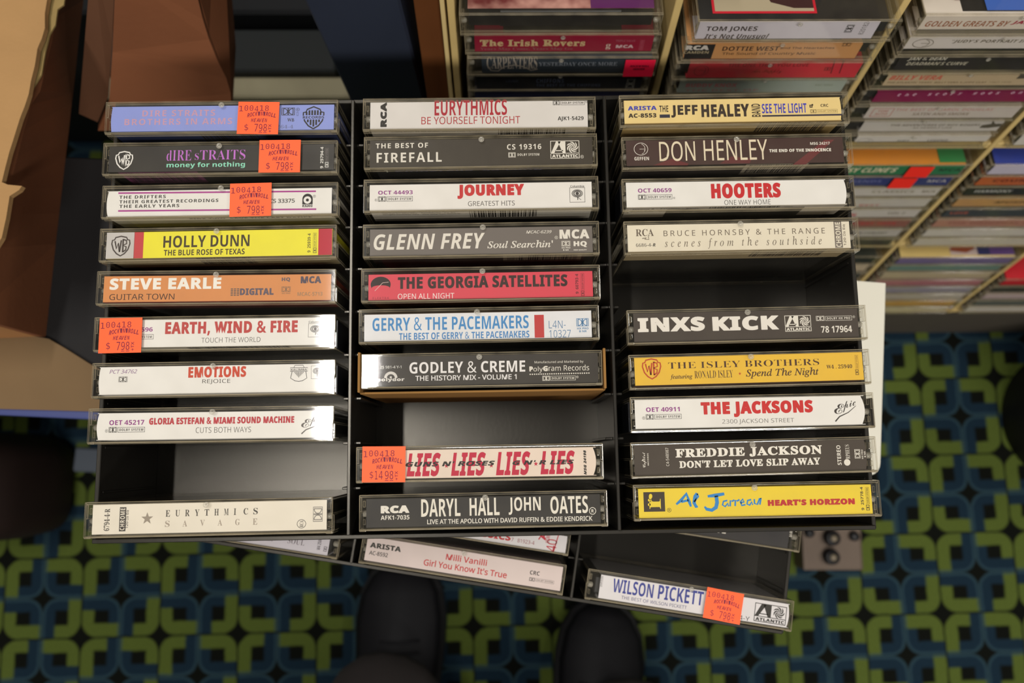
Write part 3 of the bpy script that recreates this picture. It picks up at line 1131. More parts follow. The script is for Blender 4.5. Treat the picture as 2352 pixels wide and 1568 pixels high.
c = rack_case((823.3, 750, 1376.6, 739.3), 'cassette with white spine, blue capitals and a red bar, sixth of the middle column', FG)
c.insert((133, 2043, 447, 672), (224, 222, 222), flap=(48, 40, 36), front=(196, 140, 40))
c.t('GERRY & THE PACEMAKERS', 202, 1513, 475, 586, 'b', (64, 134, 190)).t('THE BEST OF GERRY & THE PACEMAKERS', 425, 1518, 601, 659, 'b', (64, 128, 186))
c.band(1562, 1642, 448, 640, (190, 52, 52), lift=.03).t('L4N-', 1680, 1822, 498, 561, 'sl', (74, 120, 160)).t('10327', 1685, 1865, 576, 640, 'sl', (74, 120, 160))
c.m('dd', 1915, 2010, 480, 543, (64, 122, 168)).t('HX PRO', 1917, 2012, 554, 571, 'b', (64, 122, 168)).t('B NR', 1935, 1997, 578, 594, 'b', (64, 122, 168))

c = rack_case((828.8, 852.3, 1382, 844), 'black cassette in a tan cardboard sleeve, seventh of the middle column', FG, tilt=(0, -1.25))
c.insert((150, 2085, 790, 1050), (44, 37, 30), flap=(34, 28, 24))
c.t('GODLEY & CREME', 512, 1480, 845, 941, 'b', (230, 224, 220)).t('THE HISTORY MIX - VOLUME 1', 562, 1408, 958, 1001, 'm', (230, 224, 220))
c.t('25 981-4 Y-1', 265, 445, 875, 899, 'm', (200, 196, 188)).m('half', 300, 412, 925, 978, (214, 208, 200)).t('polydor', 240, 470, 976, 1014, 'h', (214, 208, 200))
c.t('Manufactured and Marketed by', 1560, 1970, 834, 860, 's', OFFW).t('P', 1517, 1547, 880, 922, 'h', OFFW).t('oly', 1551, 1630, 880, 934, 's', OFFW)
c.t('G', 1632, 1672, 876, 920, 'h', OFFW).t('ram Records', 1678, 2018, 870, 918, 's', OFFW)
k = Ink()
for i in range(28):
    x, y = c.loc(1524 + i * 18.2, 946 - i * .4)
    k.disc(x, y, .32, None, 8)
k.build('printed_rule', plain(OFFW), c.card, c.zp + .03)
c.m('dd', 1628, 1688, 960, 999, OFFW).m('box', 1695, 1905, 960, 998, OFFW).m('reg', 1910, 1928, 958, 978, OFFW)
SLEEVE = plain((140, 100, 48), rough=.8, mottle=.12, mscale=80, name='sleeve_board')
new_obj('cardboard_sleeve', boxes_mesh('cardboard_sleeve', [
    (-56.2, -55.0, -T / 2 - 1.5, T / 2 + .9, 0.2, DEP - .4), (55.0, 56.2, -T / 2 - 1.5, T / 2 + .9, 0.2, DEP - .4),
    (-56.2, 56.2, -T / 2 - 1.9, -T / 2 - .9, 0.2, DEP - 6.0)], bevel=.25), c.root, SLEEVE)

c = rack_case((816.5, 1068.1, 1386.8, 1058.6), 'cassette with cream spine, four huge slanted red words and an orange sticker, middle column', FH, mark=False)
c.insert((190, 2105, 196, 428), (228, 208, 190), cr=1.4)
LR = (190, 16, 58)
for i, (a, b2, yt, yb) in enumerate(((548, 830, 215, 409), (912, 1200, 209, 404), (1280, 1565, 203, 399), (1645, 1930, 196, 391))):
    c.t('LIES', a, b2, yt, yb, 'hi', LR)
c.t("GUNS N' ROSES", 540, 1275, 288, 328, 'hi', (34, 26, 24), lift=.05).t("G N' R LIES", 1415, 1922, 276, 312, 'hi', (34, 26, 24), lift=.05)
for a, b2 in ((875, 318), (1242, 315), (1607, 302)):
    c.m('star', a - 20, a + 20, b2 - 20, b2 + 22, LR)
c.t('MSG 24198', 2000, 2023, 190, 392, 'hi', INKB, 90).sticker(362, 306, 352, 292, -.6, '$1498')

c = rack_case((824, 1179.2, 1396, 1166.6), 'cassette with black spine and tall narrow white capitals, bottom of the middle column', FH)
c.insert((218, 2140, 592, 826), (32, 27, 23))
c.m('rblock', 337, 572, 646, 709, OFFW).t('AFK1-7035', 337, 572, 726, 762, 'b', OFFW)
for s, a, b2, yt in (('DARYL', 668, 990, 592), ('HALL', 1065, 1310, 583), ('JOHN', 1385, 1648, 576), ('OATES', 1727, 2035, 568)):
    c.t(s, a, b2, yt, yt + 144, 'b', (228, 220, 204))
c.m('reg', 2045, 2098, 660, 716, OFFW).t('LIVE AT THE APOLLO WITH DAVID RUFFIN & EDDIE KENDRICK', 717, 2072, 758, 797, 'm', OFFW)

# right column
c = rack_case((1424.3, 254.8, 1949, 246), 'cassette with pale yellow spine and blue and black lettering, top of the right column', FI, mark=False)
JB = (52, 38, 30)
c.insert((163, 1985, 113, 305), (232, 204, 136), flap=(196, 164, 104), cr=.5)
c.t('ARISTA', 190, 432, 160, 196, 'h', (62, 66, 168)).t('AC-8553', 195, 430, 222, 258, 'h', JB).t('THE', 455, 530, 155, 209, 'b', JB).band(457, 543, 230, 258, (40, 40, 60), lift=.03)
c.t('JEFF', 555, 778, 152, 256, 'h', JB).t('HEALEY', 808, 1210, 146, 252, 'h', JB).t('BAND', 1230, 1303, 140, 250, 'b', JB, 90)
c.t('SEE THE LIGHT', 1315, 1690, 140, 221, 'b', (58, 58, 176)).band(1315, 1985, 235, 249, (46, 40, 60), lift=.03)
x, y, w, h = c.box(1712, 1744, 142, 172)
Ink().frame(x, y, w * .8, h * .8, w * .25).rect(x + w * .6, y + h * .55, w * .4, h * .45).build('maker_mark', plain(JB), c.card, c.zp + .03)
c.t('CRC', 1805, 1870, 142, 166, 'b', JB).m('dd', 1720, 1770, 188, 217, (110, 90, 50)).m('box', 1778, 1948, 187, 216, (130, 108, 60))
c.bars(1300, 1880, (50, 38, 30)).lines(175, 385, ['CONFIDENCE MAN', 'MY LITTLE GIRL'], (60, 44, 30)).lines(620, 860, ['COMPACT CASSETTE', 'ALSO ON DISC'], (60, 44, 30))

c = rack_case((1430, 351.4, 1957.6, 342), 'cassette with dark brown spine and tall thin cream capitals, second of the right column', FI)
c.insert((180, 2005, 440, 660), (66, 42, 38), flap=(36, 26, 28))
c.poly([(1570, 650), (1680, 648), (1920, 440), (1840, 440)], (104, 44, 44)).poly([(400, 655), (560, 600), (700, 640), (690, 655)], (100, 40, 40)).poly(
    [(960, 640), (1060, 580), (1230, 600), (1210, 638)], (96, 42, 42))
c.m('geffen', 242, 362, 467, 573, OFFW).t('GEFFEN', 245, 368, 585, 614, 'b', OFFW).t('DON', 457, 758, 456, 622, 's', (228, 212, 182)).t('HENLEY', 830, 1365, 446, 615, 's', (228, 212, 182))
c.t('THE END OF THE INNOCENCE', 1375, 1893, 520, 546, 'h', OFFW).t('MSG 24217', 1718, 1882, 461, 484, 'b', OFFW).bars(1215, 1670, (40, 34, 34), (170, 158, 140))

c = rack_case((1430.4, 448, 1962.5, 439.5), 'cassette with white spine, heavy red capitals and blank right end, third in right column', FI, 'black', False)
c.insert((180, 2030, 800, 1006), WHITE, flap=(220, 210, 194), cr=1.0)
c.t('OCT 40659', 275, 557, 850, 884, 'b', PUR).m('dd', 278, 340, 902, 942, INKB).m('box', 348, 563, 901, 941, INKB).m('reg', 570, 586, 920, 936, INKB)
c.t('HOOTERS', 890, 1475, 808, 934, 'x', (198, 30, 36)).t('ONE WAY HOME', 1000, 1387, 946, 987, 'sl', INKB)
c.bars(880, 1470).lines(230, 790, ['Johnny B = Satellite = Karla', "With A K = Fightin' On The", 'Same Side = One Way Home ='], (60, 52, 46), 1.3).lines(1510, 1590, ['DIGITAL'], (120, 110, 100))

c = rack_case((1434.5, 546.2, 1973, 536.6), 'cassette with cream spine and widely spaced grey lettering, fourth of the right column', FI)
c.insert((192, 2060, 1156, 1380), (228, 217, 194), flap=(190, 168, 128))
HG = (104, 90, 76)
c.t('RCA', 257, 408, 1190, 1250, 'S', HG).stroke([(310, 1268), (345, 1262), (330, 1274), (368, 1275), (360, 1250)], 6, HG, 'maker_mark').t('6686-4-R', 258, 422, 1310, 1338, 'bi', INKB)
c.t('BRUCE HORNSBY & THE RANGE', 490, 1842, 1202, 1249, 'sp', HG).t('scenes from the southside', 502, 1818, 1268, 1360, 'Siw', HG)
c.band(1928, 1993, 1125, 1345, (122, 112, 102)).t('CHROME', 1938, 1982, 1130, 1338, 'b', (228, 217, 194), 90).t('120 µs Eq', 2000, 2026, 1150, 1326, 'm', HG, 90)
c.bars(1255, 1865, (80, 66, 54)).lines(240, 1180, ['LOOK OUT ANY WINDOW - THE VALLEY ROAD - I WILL WALK WITH YOU', 'THE ROAD NOT TAKEN - THE SHOW GOES ON - THE OLD PLAYGROUND', 'DEFENDERS OF THE FLAG - JACOBS LADDER'], (140, 116, 88), 1.2)

c = rack_case((1441.3, 751.6, 1991, 739), 'cassette with brown-black spine and very bold wide white capitals, below the right empty slot', FJ)
c.insert((235, 2050, 420, 650), (64, 54, 47))
c.t('INXS', 265, 808, 456, 573, 'x', (230, 222, 210)).t('KICK', 868, 1405, 446, 562, 'x', (230, 222, 210)).m('atl', 1453, 1665, 437, 567, OFFW)
c.m('dd', 1703, 1768, 442, 479, OFFW).m('box', 1777, 1990, 442, 479, OFFW, s='DOLBY HX PRO').m('reg', 1996, 2014, 438, 456, OFFW).t('78 17964', 1743, 1992, 522, 576, 'b', OFFW)

c = rack_case((1446, 855, 1999, 840.7), 'cassette with golden yellow spine, red shield and serif lettering, in the right column', FJ)
c.insert((243, 2090, 776, 1002), (230, 184, 54), flap=(90, 44, 22))
YB = (72, 42, 24)
c.m('shield', 305, 453, 788, 950, (184, 70, 30)).t('THE ISLEY BROTHERS', 510, 1728, 815, 867, 'Sl', YB).t('featuring', 525, 705, 912, 958, 'Sim', YB)
c.t('RONALD ISLEY', 722, 1032, 883, 944, 'Sl', YB).m('star', 1074, 1099, 892, 918, (184, 60, 30)).t('Spend The Night', 1137, 1725, 868, 946, 'Sim', YB)
c.t('W4 . 25940', 1785, 1992, 834, 866, 'S', YB).m('dd', 2020, 2046, 872, 915, YB, rot=1).m('box', 2020, 2046, 756, 866, (150, 110, 40), rot=1)

c = rack_case((1448.5, 952.6, 2009, 941.2), 'cassette with white spine, heavy red capitals and dark script logo, in the right column', FJ, 'black', False)
c.insert((245, 2105, 1107, 1350), WHITE, cr=1.6)
c.t('OET 40911', 330, 602, 1178, 1214, 'b', PUR).m('reg', 300, 322, 1252, 1274, INKB).m('dd', 330, 393, 1235, 1274, INKB).m('box', 400, 617, 1234, 1273, INKB)
c.t('THE JACKSONS', 775, 1680, 1134, 1261, 'x', (200, 36, 36)).t('2300 JACKSON STREET', 945, 1525, 1274, 1316, 'sl', GREY).m('epic', 1853, 2035, 1117, 1294, (58, 50, 46))

c = rack_case((1449.8, 1057.8, 2015, 1043), 'cassette with black-brown spine and fat white serif capitals, ninth of the right column', FK)
c.insert((215, 1895, 128, 351), (64, 53, 44), cr=.8)
c.t('Capitol', 272, 300, 183, 293, 'scr', OFFW, 90).t('RECORDS', 306, 315, 190, 278, 'b', OFFW, 90).poly([(262, 244), (276, 228), (276, 244)], OFFW).t('C4-548987', 440, 462, 150, 283, 's', OFFW, 90)
c.t('FREDDIE JACKSON', 508, 1565, 158, 229, 'SF', (236, 228, 214)).t("DON'T LET LOVE SLIP AWAY", 535, 1552, 245, 298, 'SF', (236, 228, 214))
c.t('STEREO', 1675, 1704, 132, 275, 'b', OFFW, 90).t('RPHEUS', 1734, 1764, 128, 230, 'Sl', OFFW, 90)
x, y, w, h = c.box(1722, 1768, 232, 280)
Ink().disc(x + w / 2, y + h / 2, w / 2, h / 2).build('maker_mark', plain(OFFW), c.card, c.zp + .03)
c.m('dd', 1800, 1838, 163, 226, OFFW, rot=1).t('HX PRO', 1848, 1860, 163, 230, 'b', OFFW, 90).t('B NR', 1866, 1878, 175, 218, 'b', OFFW, 90)

c = rack_case((1456.2, 1155.4, 2023, 1144.2), 'cassette with bright yellow spine and blue brush lettering, bottom of the right column', FK)
c.insert((245, 1930, 447, 657), (232, 202, 50))
BL = (40, 130, 196)
c.band(280, 433, 470, 612, (56, 42, 30), lift=.02).t('r', 318, 402, 482, 592, 'S', (232, 202, 50), 90, lift=.04)
for yy in (528, 560):
    x, y, w, h = c.box(308, 328, yy - 10, yy + 10)
    Ink().disc(x + w / 2, y + h / 2, w / 2, h / 2).build('maker_mark', plain((232, 202, 50)), c.card, c.zp + .04)
c.m('reg', 448, 476, 586, 613, INKB)
c.stroke([(512, 558), (545, 530), (585, 482), (606, 540), (618, 574)], [14, 22, 26, 22, 14], BL).stroke([(548, 540), (600, 528)], 16, BL)
c.stroke([(662, 478), (648, 500), (640, 548), (656, 576), (668, 574)], [20, 26, 24, 22, 12], BL).stroke([(640, 540), (672, 500), (662, 480)], 12, BL)
c.stroke([(738, 500), (790, 494), (858, 482)], [16, 26, 20], BL).stroke([(800, 495), (806, 545), (798, 580), (768, 600), (730, 592), (716, 574)], [26, 28, 28, 24, 22, 12], BL)
for pts in ([(880, 530), (852, 536), (845, 562), (864, 574), (884, 550), (888, 572)], [(900, 572), (902, 530), (914, 536), (930, 526)],
            [(936, 570), (938, 528), (950, 534), (968, 524)], [(975, 548), (1000, 540), (992, 520), (974, 540), (984, 566), (1010, 560)],
            [(1052, 524), (1026, 530), (1022, 556), (1040, 564), (1056, 540), (1062, 562)], [(1074, 520), (1076, 552), (1096, 558), (1112, 516), (1122, 512), (1114, 560)]):
    c.stroke(pts, 12, BL)
c.t("HEART'S HORIZON", 1172, 1800, 526, 570, 'x', (186, 40, 40)).t('9  25778-4', 1847, 1867, 432, 600, 'b', INKB, 90)
c.m('dd', 1882, 1906, 560, 602, INKB, rot=1).m('box', 1882, 1906, 434, 554, (70, 56, 20), rot=1)

# ------------------------------------------------------------------ the two racks
COLP, ROWP = 120.64, 20.4


def make_rack(name, M, label, base_h):
    """black rack of 3 x 10 slots; local origin at the middle of its underside, mm"""
    root = empty(name, M, label, 'cassette rack', 'stacked black cassette racks')
    H = base_h
    new_obj('base_panel', boxes_mesh('base_panel', [(-178.2, 178.2, -104, 104, 0, 2.0)], .4), root, BLACK_RACK)
    sw = boxes_mesh('side_wall', [(-1, 1, -104, 104, 2.0, H - 14)], .3)
    for sx in (-1, 1):
        new_obj('side_wall', sw, root, BLACK_RACK).location = (sx * 177.2 * MM, 0, 0)
    ew = boxes_mesh('end_wall', [(-176.2, 176.2, -1, 1, 2.0, H - 10)], .3)
    for sy in (-1, 1):
        new_obj('end_wall', ew, root, BLACK_RACK).location = (0, sy * 103 * MM, 0)
    dv = boxes_mesh('divider', [(-.8, .8, -102, 102, 2.0, H - 6)], .3)
    for sx in (-1, 1):
        new_obj('divider', dv, root, BLACK_RACK).location = (sx * COLP / 2 * MM, 0, 0)
    # fins that part the slots, along every wall
    fin = boxes_mesh('slot_fin', [(0, 3.4, -.6, .6, 2.0, H - 12)], .25)
    finw = boxes_mesh('slot_fin_short', [(0, 0.5, -.6, .6, 2.0, H - 17)], .2)
    for r in range(1, 10):
        y = (5 - r) * ROWP * MM
        for x, sgn, me in ((-176.2, 1, finw), (-COLP / 2 - .8, -1, fin), (-COLP / 2 + .8, 1, fin), (COLP / 2 - .8, -1, fin), (COLP / 2 + .8, 1, fin), (176.2, -1, finw)):
            o = new_obj('slot_fin', me, root, BLACK_RACK)
            o.location = (x * MM, y, 0)
            if sgn < 0:
                o.rotation_euler = (0, 0, math.pi)
    return root


UP_M = Matrix.Translation((-0.01426, 0.06656, CAM_H - UP_SLOT_H - .002)) @ Matrix.Rotation(0.01757, 4, 'Z')
make_rack('cassette_rack', UP_M, 'black plastic cassette rack with three columns, uppermost of the two', 75.5)
LOW_SPINE = UP_SLOT_H + .0022
LOW_RACK_H = LOW_SPINE + .0722
LO_M = Matrix.Translation((-0.01223, 0.03223, CAM_H - LOW_RACK_H)) @ Matrix.Rotation(-0.15263, 4, 'Z')
make_rack('cassette_rack', LO_M, 'black plastic cassette rack turned askew underneath the other rack', 66.0)


def low_case(col, row, label, frame, tray='clear', mark=True):
    M = LO_M @ Matrix.Translation((col * COLP * MM, -(row - 4.5) * 20.36 * MM, .0021))
    return Case(M, label, 'cassettes in the lower rack', 70.0, tray, frame, mark)


c = low_case(0, 9, 'cassette with pinkish white spine and round red lettering, in the askew lower rack', FH)
c.insert((200, 1815, 892, 1088), (214, 196, 190))
RR = (190, 44, 48)
c.t('ARISTA', 247, 503, 942, 985, 'h', (50, 46, 40)).t('AC-8592', 240, 394, 1010, 1044, 'm', INKB).t('Milli Vanilli', 868, 1206, 1034, 1086, 'm', RR)
c.t("Girl You Know It's True", 685, 1372, 1078, 1132, 'm', RR).t('CRC', 1556, 1636, 1172, 1206, 'b', INKB).m('dd', 1551, 1596, 1230, 1258, INKB).m('box', 1602, 1754, 1237, 1264, GREY)
c = low_case(0, 8, 'cassette with white spine and red numeral logo, half covered, middle of lower rack', FH)
c.insert((225, 1850, 640, 835), (222, 216, 216))
c.t('7   81923-4', 1403, 1595, 905, 936, 's', (150, 50, 60)).m('forty', 1618, 1785, 842, 1000, (196, 40, 60)).t('CLASSICS', 1000, 1402, 815, 872, 'h', RR)
c = low_case(-1, 9, 'cassette with lilac white spine and serif capitals, peeping out left in the lower rack', FC_)
c.insert((420, 1990, 860, 1060), (206, 199, 206))
c.t('SOUL', 1680, 1810, 1118, 1166, 'Sl', (110, 98, 104)).t('ELDERLY', 1400, 1574, 1085, 1126, 'Sl', (120, 108, 114)).t('W4 25865', 1905, 1932, 1115, 1216, 'b', (90, 84, 90), 90).m('dd', 1957, 1982, 1190, 1228, (90, 84, 90), rot=1)
c = low_case(1, 7, 'cassette with black spine, mostly covered, at the upper right of the lower rack', FK)
c.insert((-200, 1320, 480, 660), (40, 36, 38))
c.t('ALIVE', 690, 870, 700, 742, 'h', OFFW).t('E4 69099', 1325, 1345, 715, 790, 'b', OFFW, 90)
c = low_case(1, 9, 'cassette with white spine, tall blue capitals and an orange sticker, lowest in the picture', FK)
c.insert((-50, 1325, 1062, 1230), (222, 216, 216), cr=.9)
WBL = (46, 56, 140)
c.t('WILSON', 50, 345, 1088, 1188, 'b', WBL).t('PICKETT', 376, 705, 1135, 1238, 'b', WBL).t('THE BEST OF WILSON PICKETT', 115, 592, 1214, 1238, 's', (70, 70, 120))
c.t('784-Y', 900, 1040, 1345, 1378, 's', INKB).m('atl', 1068, 1300, 1262, 1396, INKB).m('box', -42, -22, 1072, 1148, GREY, rot=1)
c.sticker(852, 1288, 268, 222, -2.2)

# ------------------------------------------------------------------ leaning tape shelf at the upper right
SH_T, SH_P = 144.9, 122.0
_ln, _yw, _rl = 0.23027, 0.00969, -0.00949
_ex = Vector((math.cos(_yw), math.sin(_yw), 0))
_dn = Vector((math.sin(_yw) * math.sin(_ln), -math.cos(_yw) * math.sin(_ln), -math.cos(_ln)))
EX = _ex * math.cos(_rl) - _dn * math.sin(_rl)
UPV = -(_dn * math.cos(_rl) + _ex * math.sin(_rl))
NV = EX.cross(UPV)
SO = Vector((-0.03584, 0.14048, CAM_H - 0.80511))
SHM = Matrix(((EX.x, UPV.x, NV.x, SO.x), (EX.y, UPV.y, NV.y, SO.y), (EX.z, UPV.z, NV.z, SO.z), (0, 0, 0, 1)))
# local frame of the shelf: x across, y up the face, z out of the face
CREAM = plain((206, 178, 116), rough=.6, mottle=.12, mscale=30, name='shelf_plywood')
BROWNW = plain((98, 56, 26), rough=.55, mottle=.3, mscale=18, name='brown_wood')
shelf = empty('tape_shelf', SHM, 'leaning cream plywood shelf of square compartments packed with cassettes', 'shelf')
divm = boxes_mesh('shelf_divider', [(-2, 2, -3, 520, -84, 0)], .4)
for i in range(0, 7):
    new_obj('shelf_divider', divm, shelf, CREAM).location = (i * SH_P * MM, 0, 0)
brdm = boxes_mesh('shelf_board', [(2.2, SH_P - 2.2, -3, 2.5, -82, -.5)], .4)
for j in range(3):
    for i in range(6):
        new_obj('shelf_board', brdm, shelf, CREAM).location = (i * SH_P * MM, j * SH_T * MM, 0)
new_obj('back_panel', boxes_mesh('back_panel', [(-2, SH_P * 6 + 2, -3, 520, -90, -85)], .3), shelf, plain((40, 34, 26), rough=.8))
new_obj('edge_strip', boxes_mesh('edge_strip', [(-5.6, -3.2, -3, 520, -60, 1.5)], .3), shelf, plain((214, 188, 128), rough=.5))
new_obj('side_board', boxes_mesh('side_board', [(-20, -6, -3, 520, -80, -3)], .5), shelf, BROWNW)
_pz = SO.z - .0045
pm = prism_mesh('shelf_plinth', [Vector((-.06, .1415, 0)), Vector((-.06, .1415, _pz)), Vector((-.06, .222, _pz - .021)), Vector((-.06, .222, 0))], EX * .80)
pl = new_obj('shelf_plinth', pm, None, plain((84, 76, 66), rough=.7, mottle=.1))
tag(pl, 'low grey-brown plinth under the tape shelf', 'plinth')

FS1, FS2, FS3, FS4 = (1020, 0, 4.3556), (1520, 0, 4.3556), (1930, 0, 4.6114), (1900, 300, 3.135)


def shelf_case(col, tier, k, label, frame, out=6.0, dx=0.0, yaw=0.0, tray='clear', mark=True):
    R = Matrix.Rotation(math.radians(yaw), 4, 'Y')
    M = SHM @ Matrix.Translation((((col + .5) * SH_P + dx) * MM, (tier * SH_T + 2.6 + T / 2 + k * (T + .1)) * MM, (out - DEP) * MM)) @ R
    return Case(M, label, 'cassettes lying on the tape shelf', DEP, tray, frame, mark)


def simple(col, tier, k, label, colr, out=5.0, dx=0.0, txt=None, tc=(90, 80, 76), sty='m', front=None, yaw=0, tray='clear'):
    """cassette whose spine is only a blur of colour and a line or two of type"""
    c = shelf_case(col, tier, k, label, (0, 0, 1), out, dx, yaw, tray, mark=False)
    x0, x1, y0, y1 = -50.5, 50.5, -5.6, 5.9
    c.lab = (x0, x1, y0, y1)
    z = c.zp
    me = boxes_mesh('insert_card', [(x0, x1, y0, y1, z - .25, z), (x0, x1, y0, y0 + .25, z - 14, z - .3), (x0, x1, y1 - .25, y1, 3, z - .3)])
    me.materials.append(plain(colr, rough=.5))
    if front:
        me.materials.append(plain(front, rough=.5))
        for p in me.polygons[12:]:
            p.material_index = 1
    c.card = new_obj('insert_card', me, c.root)
    for s, a, b, v0, v1, cc, st in (txt or []):
        Ink().text(s, a, v0, b - a, v1 - v0, st).build('lettering', plain(cc), c.card, z + .03)
    return c


# first compartment, top tier
GW = (216, 208, 198)
simple(0, 2, 0, 'dark green cassette at the very bottom of the leftmost compartment, below the others', (40, 60, 50))
simple(0, 2, 1, 'dull red cassette second from the bottom of the leftmost compartment', (120, 40, 40))
simple(0, 2, 2, 'pale grey cassette third from the bottom of the leftmost compartment', (170, 164, 158))
simple(0, 2, 3, 'navy cassette just under the black one in the leftmost compartment', (36, 42, 80))
c = shelf_case(0, 2, 4, 'black cassette with faint blue-grey lettering, lowest one visible in the leftmost compartment', FS1, 6.0)
c.insert((330, 1960, 770, 900), (18, 22, 32))
c.t('CHIFFONS', 922, 1195, 788, 828, 'bw', (96, 104, 130)).t('THE BEST OF THE CHIFFONS', 922, 1560, 840, 866, 'bw', (80, 90, 116)).m('dd', 1815, 1890, 785, 888, (150, 146, 136), rot=1).t('LAURIE', 620, 740, 800, 822, 'b', (70, 76, 96))
c = shelf_case(0, 2, 5, 'slate cassette with ornate silver lettering and a bright red sticker, in the leftmost compartment', FS1, 8.0, 1)
c.insert((380, 2050, 566, 726), (42, 54, 66))
c.t('CARPENTERS', 428, 930, 570, 690, 'S', (176, 164, 150)).stroke([(430, 650), (470, 705), (540, 710), (600, 668), (700, 650), (800, 668), (870, 705), (935, 690)], 12, (176, 164, 150)).t(
    'YESTERDAY ONCE MORE', 945, 1730, 622, 660, 'S', (140, 146, 156))
o = new_obj('price_sticker', boxes_mesh('price_sticker', [(-8.6, 8.6, -7.0, 7.0, 0, .12)]), c.root, plain((232, 26, 62), rough=.5))
o.location = (44.5 * MM, -.6 * MM, (DEP + .15) * MM)
k = Ink()
k.text("ROCK'N'ROLL", -5.5, 1.2, 11, 1.6, 'hi').text('HEAVEN', -3.4, -1.2, 6.8, 1.5, 'hi')
k.build('sticker_print', plain((90, 8, 30)), o, .15)
c = shelf_case(0, 2, 6, 'crimson cassette with gold blackletter-like title, in the leftmost compartment', FS1, 6.0, 0)
c.insert((310, 2070, 372, 520), (150, 12, 50))
c.t('The Irish Rovers', 360, 1410, 398, 464, 'SF', (210, 178, 130)).t('Years May Come, Years May Go', 360, 1285, 476, 506, 'S', (150, 96, 96)).t('g', 1612, 1660, 440, 496, 'S', (220, 196, 180)).t(
    'MCA', 1716, 1892, 448, 480, 'h', (214, 180, 180)).t('TRIPLE VALUE', 1716, 1912, 398, 418, 'b', (170, 80, 100)).m('box', 1945, 1985, 400, 500, (190, 90, 110), rot=1)
c = shelf_case(0, 2, 7, 'clear cassette box lying over the crimson one, with a pink and purple picture cover', FS1, 7.0, -2, mark=False)
# see-through spine: only the cover picture on its upper side
z = 0
cov = new_obj('cover_picture', boxes_mesh('cover_picture', [(-50, 50, T / 2 - 1.75, T / 2 - 1.45, 3, 64)]), c.root, None)
cm = bpy.data.materials.new('pink_picture')
cm.use_nodes = True
nt = cm.node_tree
tcn, nzn, crn = nt.nodes.new('ShaderNodeTexCoord'), nt.nodes.new('ShaderNodeTexNoise'), nt.nodes.new('ShaderNodeValToRGB')
nzn.inputs['Scale'].default_value = 55
nzn.inputs['Detail'].default_value = 3
nt.links.new(tcn.outputs['Object'], nzn.inputs['Vector'])
nt.links.new(nzn.outputs['Fac'], crn.inputs[0])
crn.color_ramp.elements[0].position, crn.color_ramp.elements[0].color = .38, rgb((120, 40, 44))
crn.color_ramp.elements[1].position, crn.color_ramp.elements[1].color = .62, rgb((214, 160, 146))
nt.links.new(crn.outputs[0], nt.nodes['Principled BSDF'].inputs['Base Color'])
cov.data.materials.append(cm)
new_obj('cover_picture', boxes_mesh('cover_picture_side', [(16, 50.1, T / 2 - 1.45, T / 2 - 1.35, 2.9, 64.1)]), c.root, plain((92, 22, 92)))
# second compartment
simple(1, 2, 0, 'tan cassette at the very bottom of the second compartment, below the others', (150, 120, 80))
simple(1, 2, 1, 'white cassette second from the bottom of the second compartment', GW)
simple(1, 2, 2, 'dark blue cassette third from the bottom of the second compartment', (40, 50, 96))
simple(1, 2, 3, 'cream cassette just under the pale green one in the second compartment', (206, 190, 150))
c = shelf_case(1, 2, 4, 'pale grey-green cassette with pink lettering, lowest one visible in the second compartment', FS2, 9.7, -1)
c.insert((150, 1790, 808, 925), (168, 176, 164))
c.t('BUDDY KNOX', 235, 745, 832, 872, 'h', (206, 130, 130)).t('THE BEST OF', 225, 960, 890, 914, 'b', (190, 150, 140)).t('RNC 70964', 1530, 1705, 838, 860, 'b', (140, 148, 130))
c = shelf_case(1, 2, 5, 'scarlet cassette with dark script lettering, in the second compartment', FS2, 11.8, -2)
c.insert((240, 1930, 625, 778), (206, 44, 58))
c.t('THE ONE THAT YOU LOVE', 660, 1465, 632, 668, 'b', (140, 24, 34)).t('Air Supply', 890, 1190, 690, 740, 'scr', (130, 22, 32)).stroke([(1735, 600), (1690, 735)], 12, (110, 20, 30), 'printed_rule').stroke([(1825, 598), (1775, 735)], 12, (110, 20, 30), 'printed_rule')
c.m('geffen', 305, 450, 650, 760, (110, 20, 30)).m('dd', 1620, 1680, 668, 706, (110, 20, 30))
c = shelf_case(1, 2, 6, 'orange-brown cassette with a black left end, in the second compartment', FS2, 11.5, 0)
c.insert((215, 1930, 440, 590), (206, 148, 92))
c.band(205, 520, None, None, (26, 22, 24)).m('rblock', 232, 468, 452, 500, GW, lift=.04).t('CAMDEN', 215, 465, 510, 536, 'b', (180, 164, 130), lift=.04)
c.t('DOTTIE WEST', 600, 1165, 462, 508, 'b', (64, 36, 26)).t('and The Heartaches', 1180, 1725, 466, 490, 'm', (90, 54, 34)).t('The Sound of Country Music', 595, 1530, 520, 556, 'm', (100, 62, 36)).m('dd', 1800, 1885, 425, 460, (80, 50, 34))
c = shelf_case(1, 2, 7, 'white cassette with black lettering on top of the second stack, red-bordered cover facing up', FS2, 11.7, 3)
c.insert((235, 2085, 215, 405), (214, 206, 212), front=(24, 24, 28))
c.t('TOM JONES', 435, 945, 262, 322, 'b', (60, 46, 38)).t("It's Not Unusual", 420, 1060, 336, 386, 'bi', (70, 56, 46)).m('dd', 1822, 1892, 240, 322, INKB, rot=1).t('820182-4', 1960, 2010, 170, 345, 's', GREY, 90)
new_obj('cover_picture', boxes_mesh('cover_picture', [(-46, 10, T / 2 - 1.20, T / 2 - 1.12, 24, 63.5)]), c.root, plain((196, 22, 44)))
new_obj('cover_picture', boxes_mesh('cover_picture_inner', [(-44.6, 8.6, T / 2 - 1.12, T / 2 - 1.05, 25.4, 62.0)]), c.root, plain((172, 158, 130)))
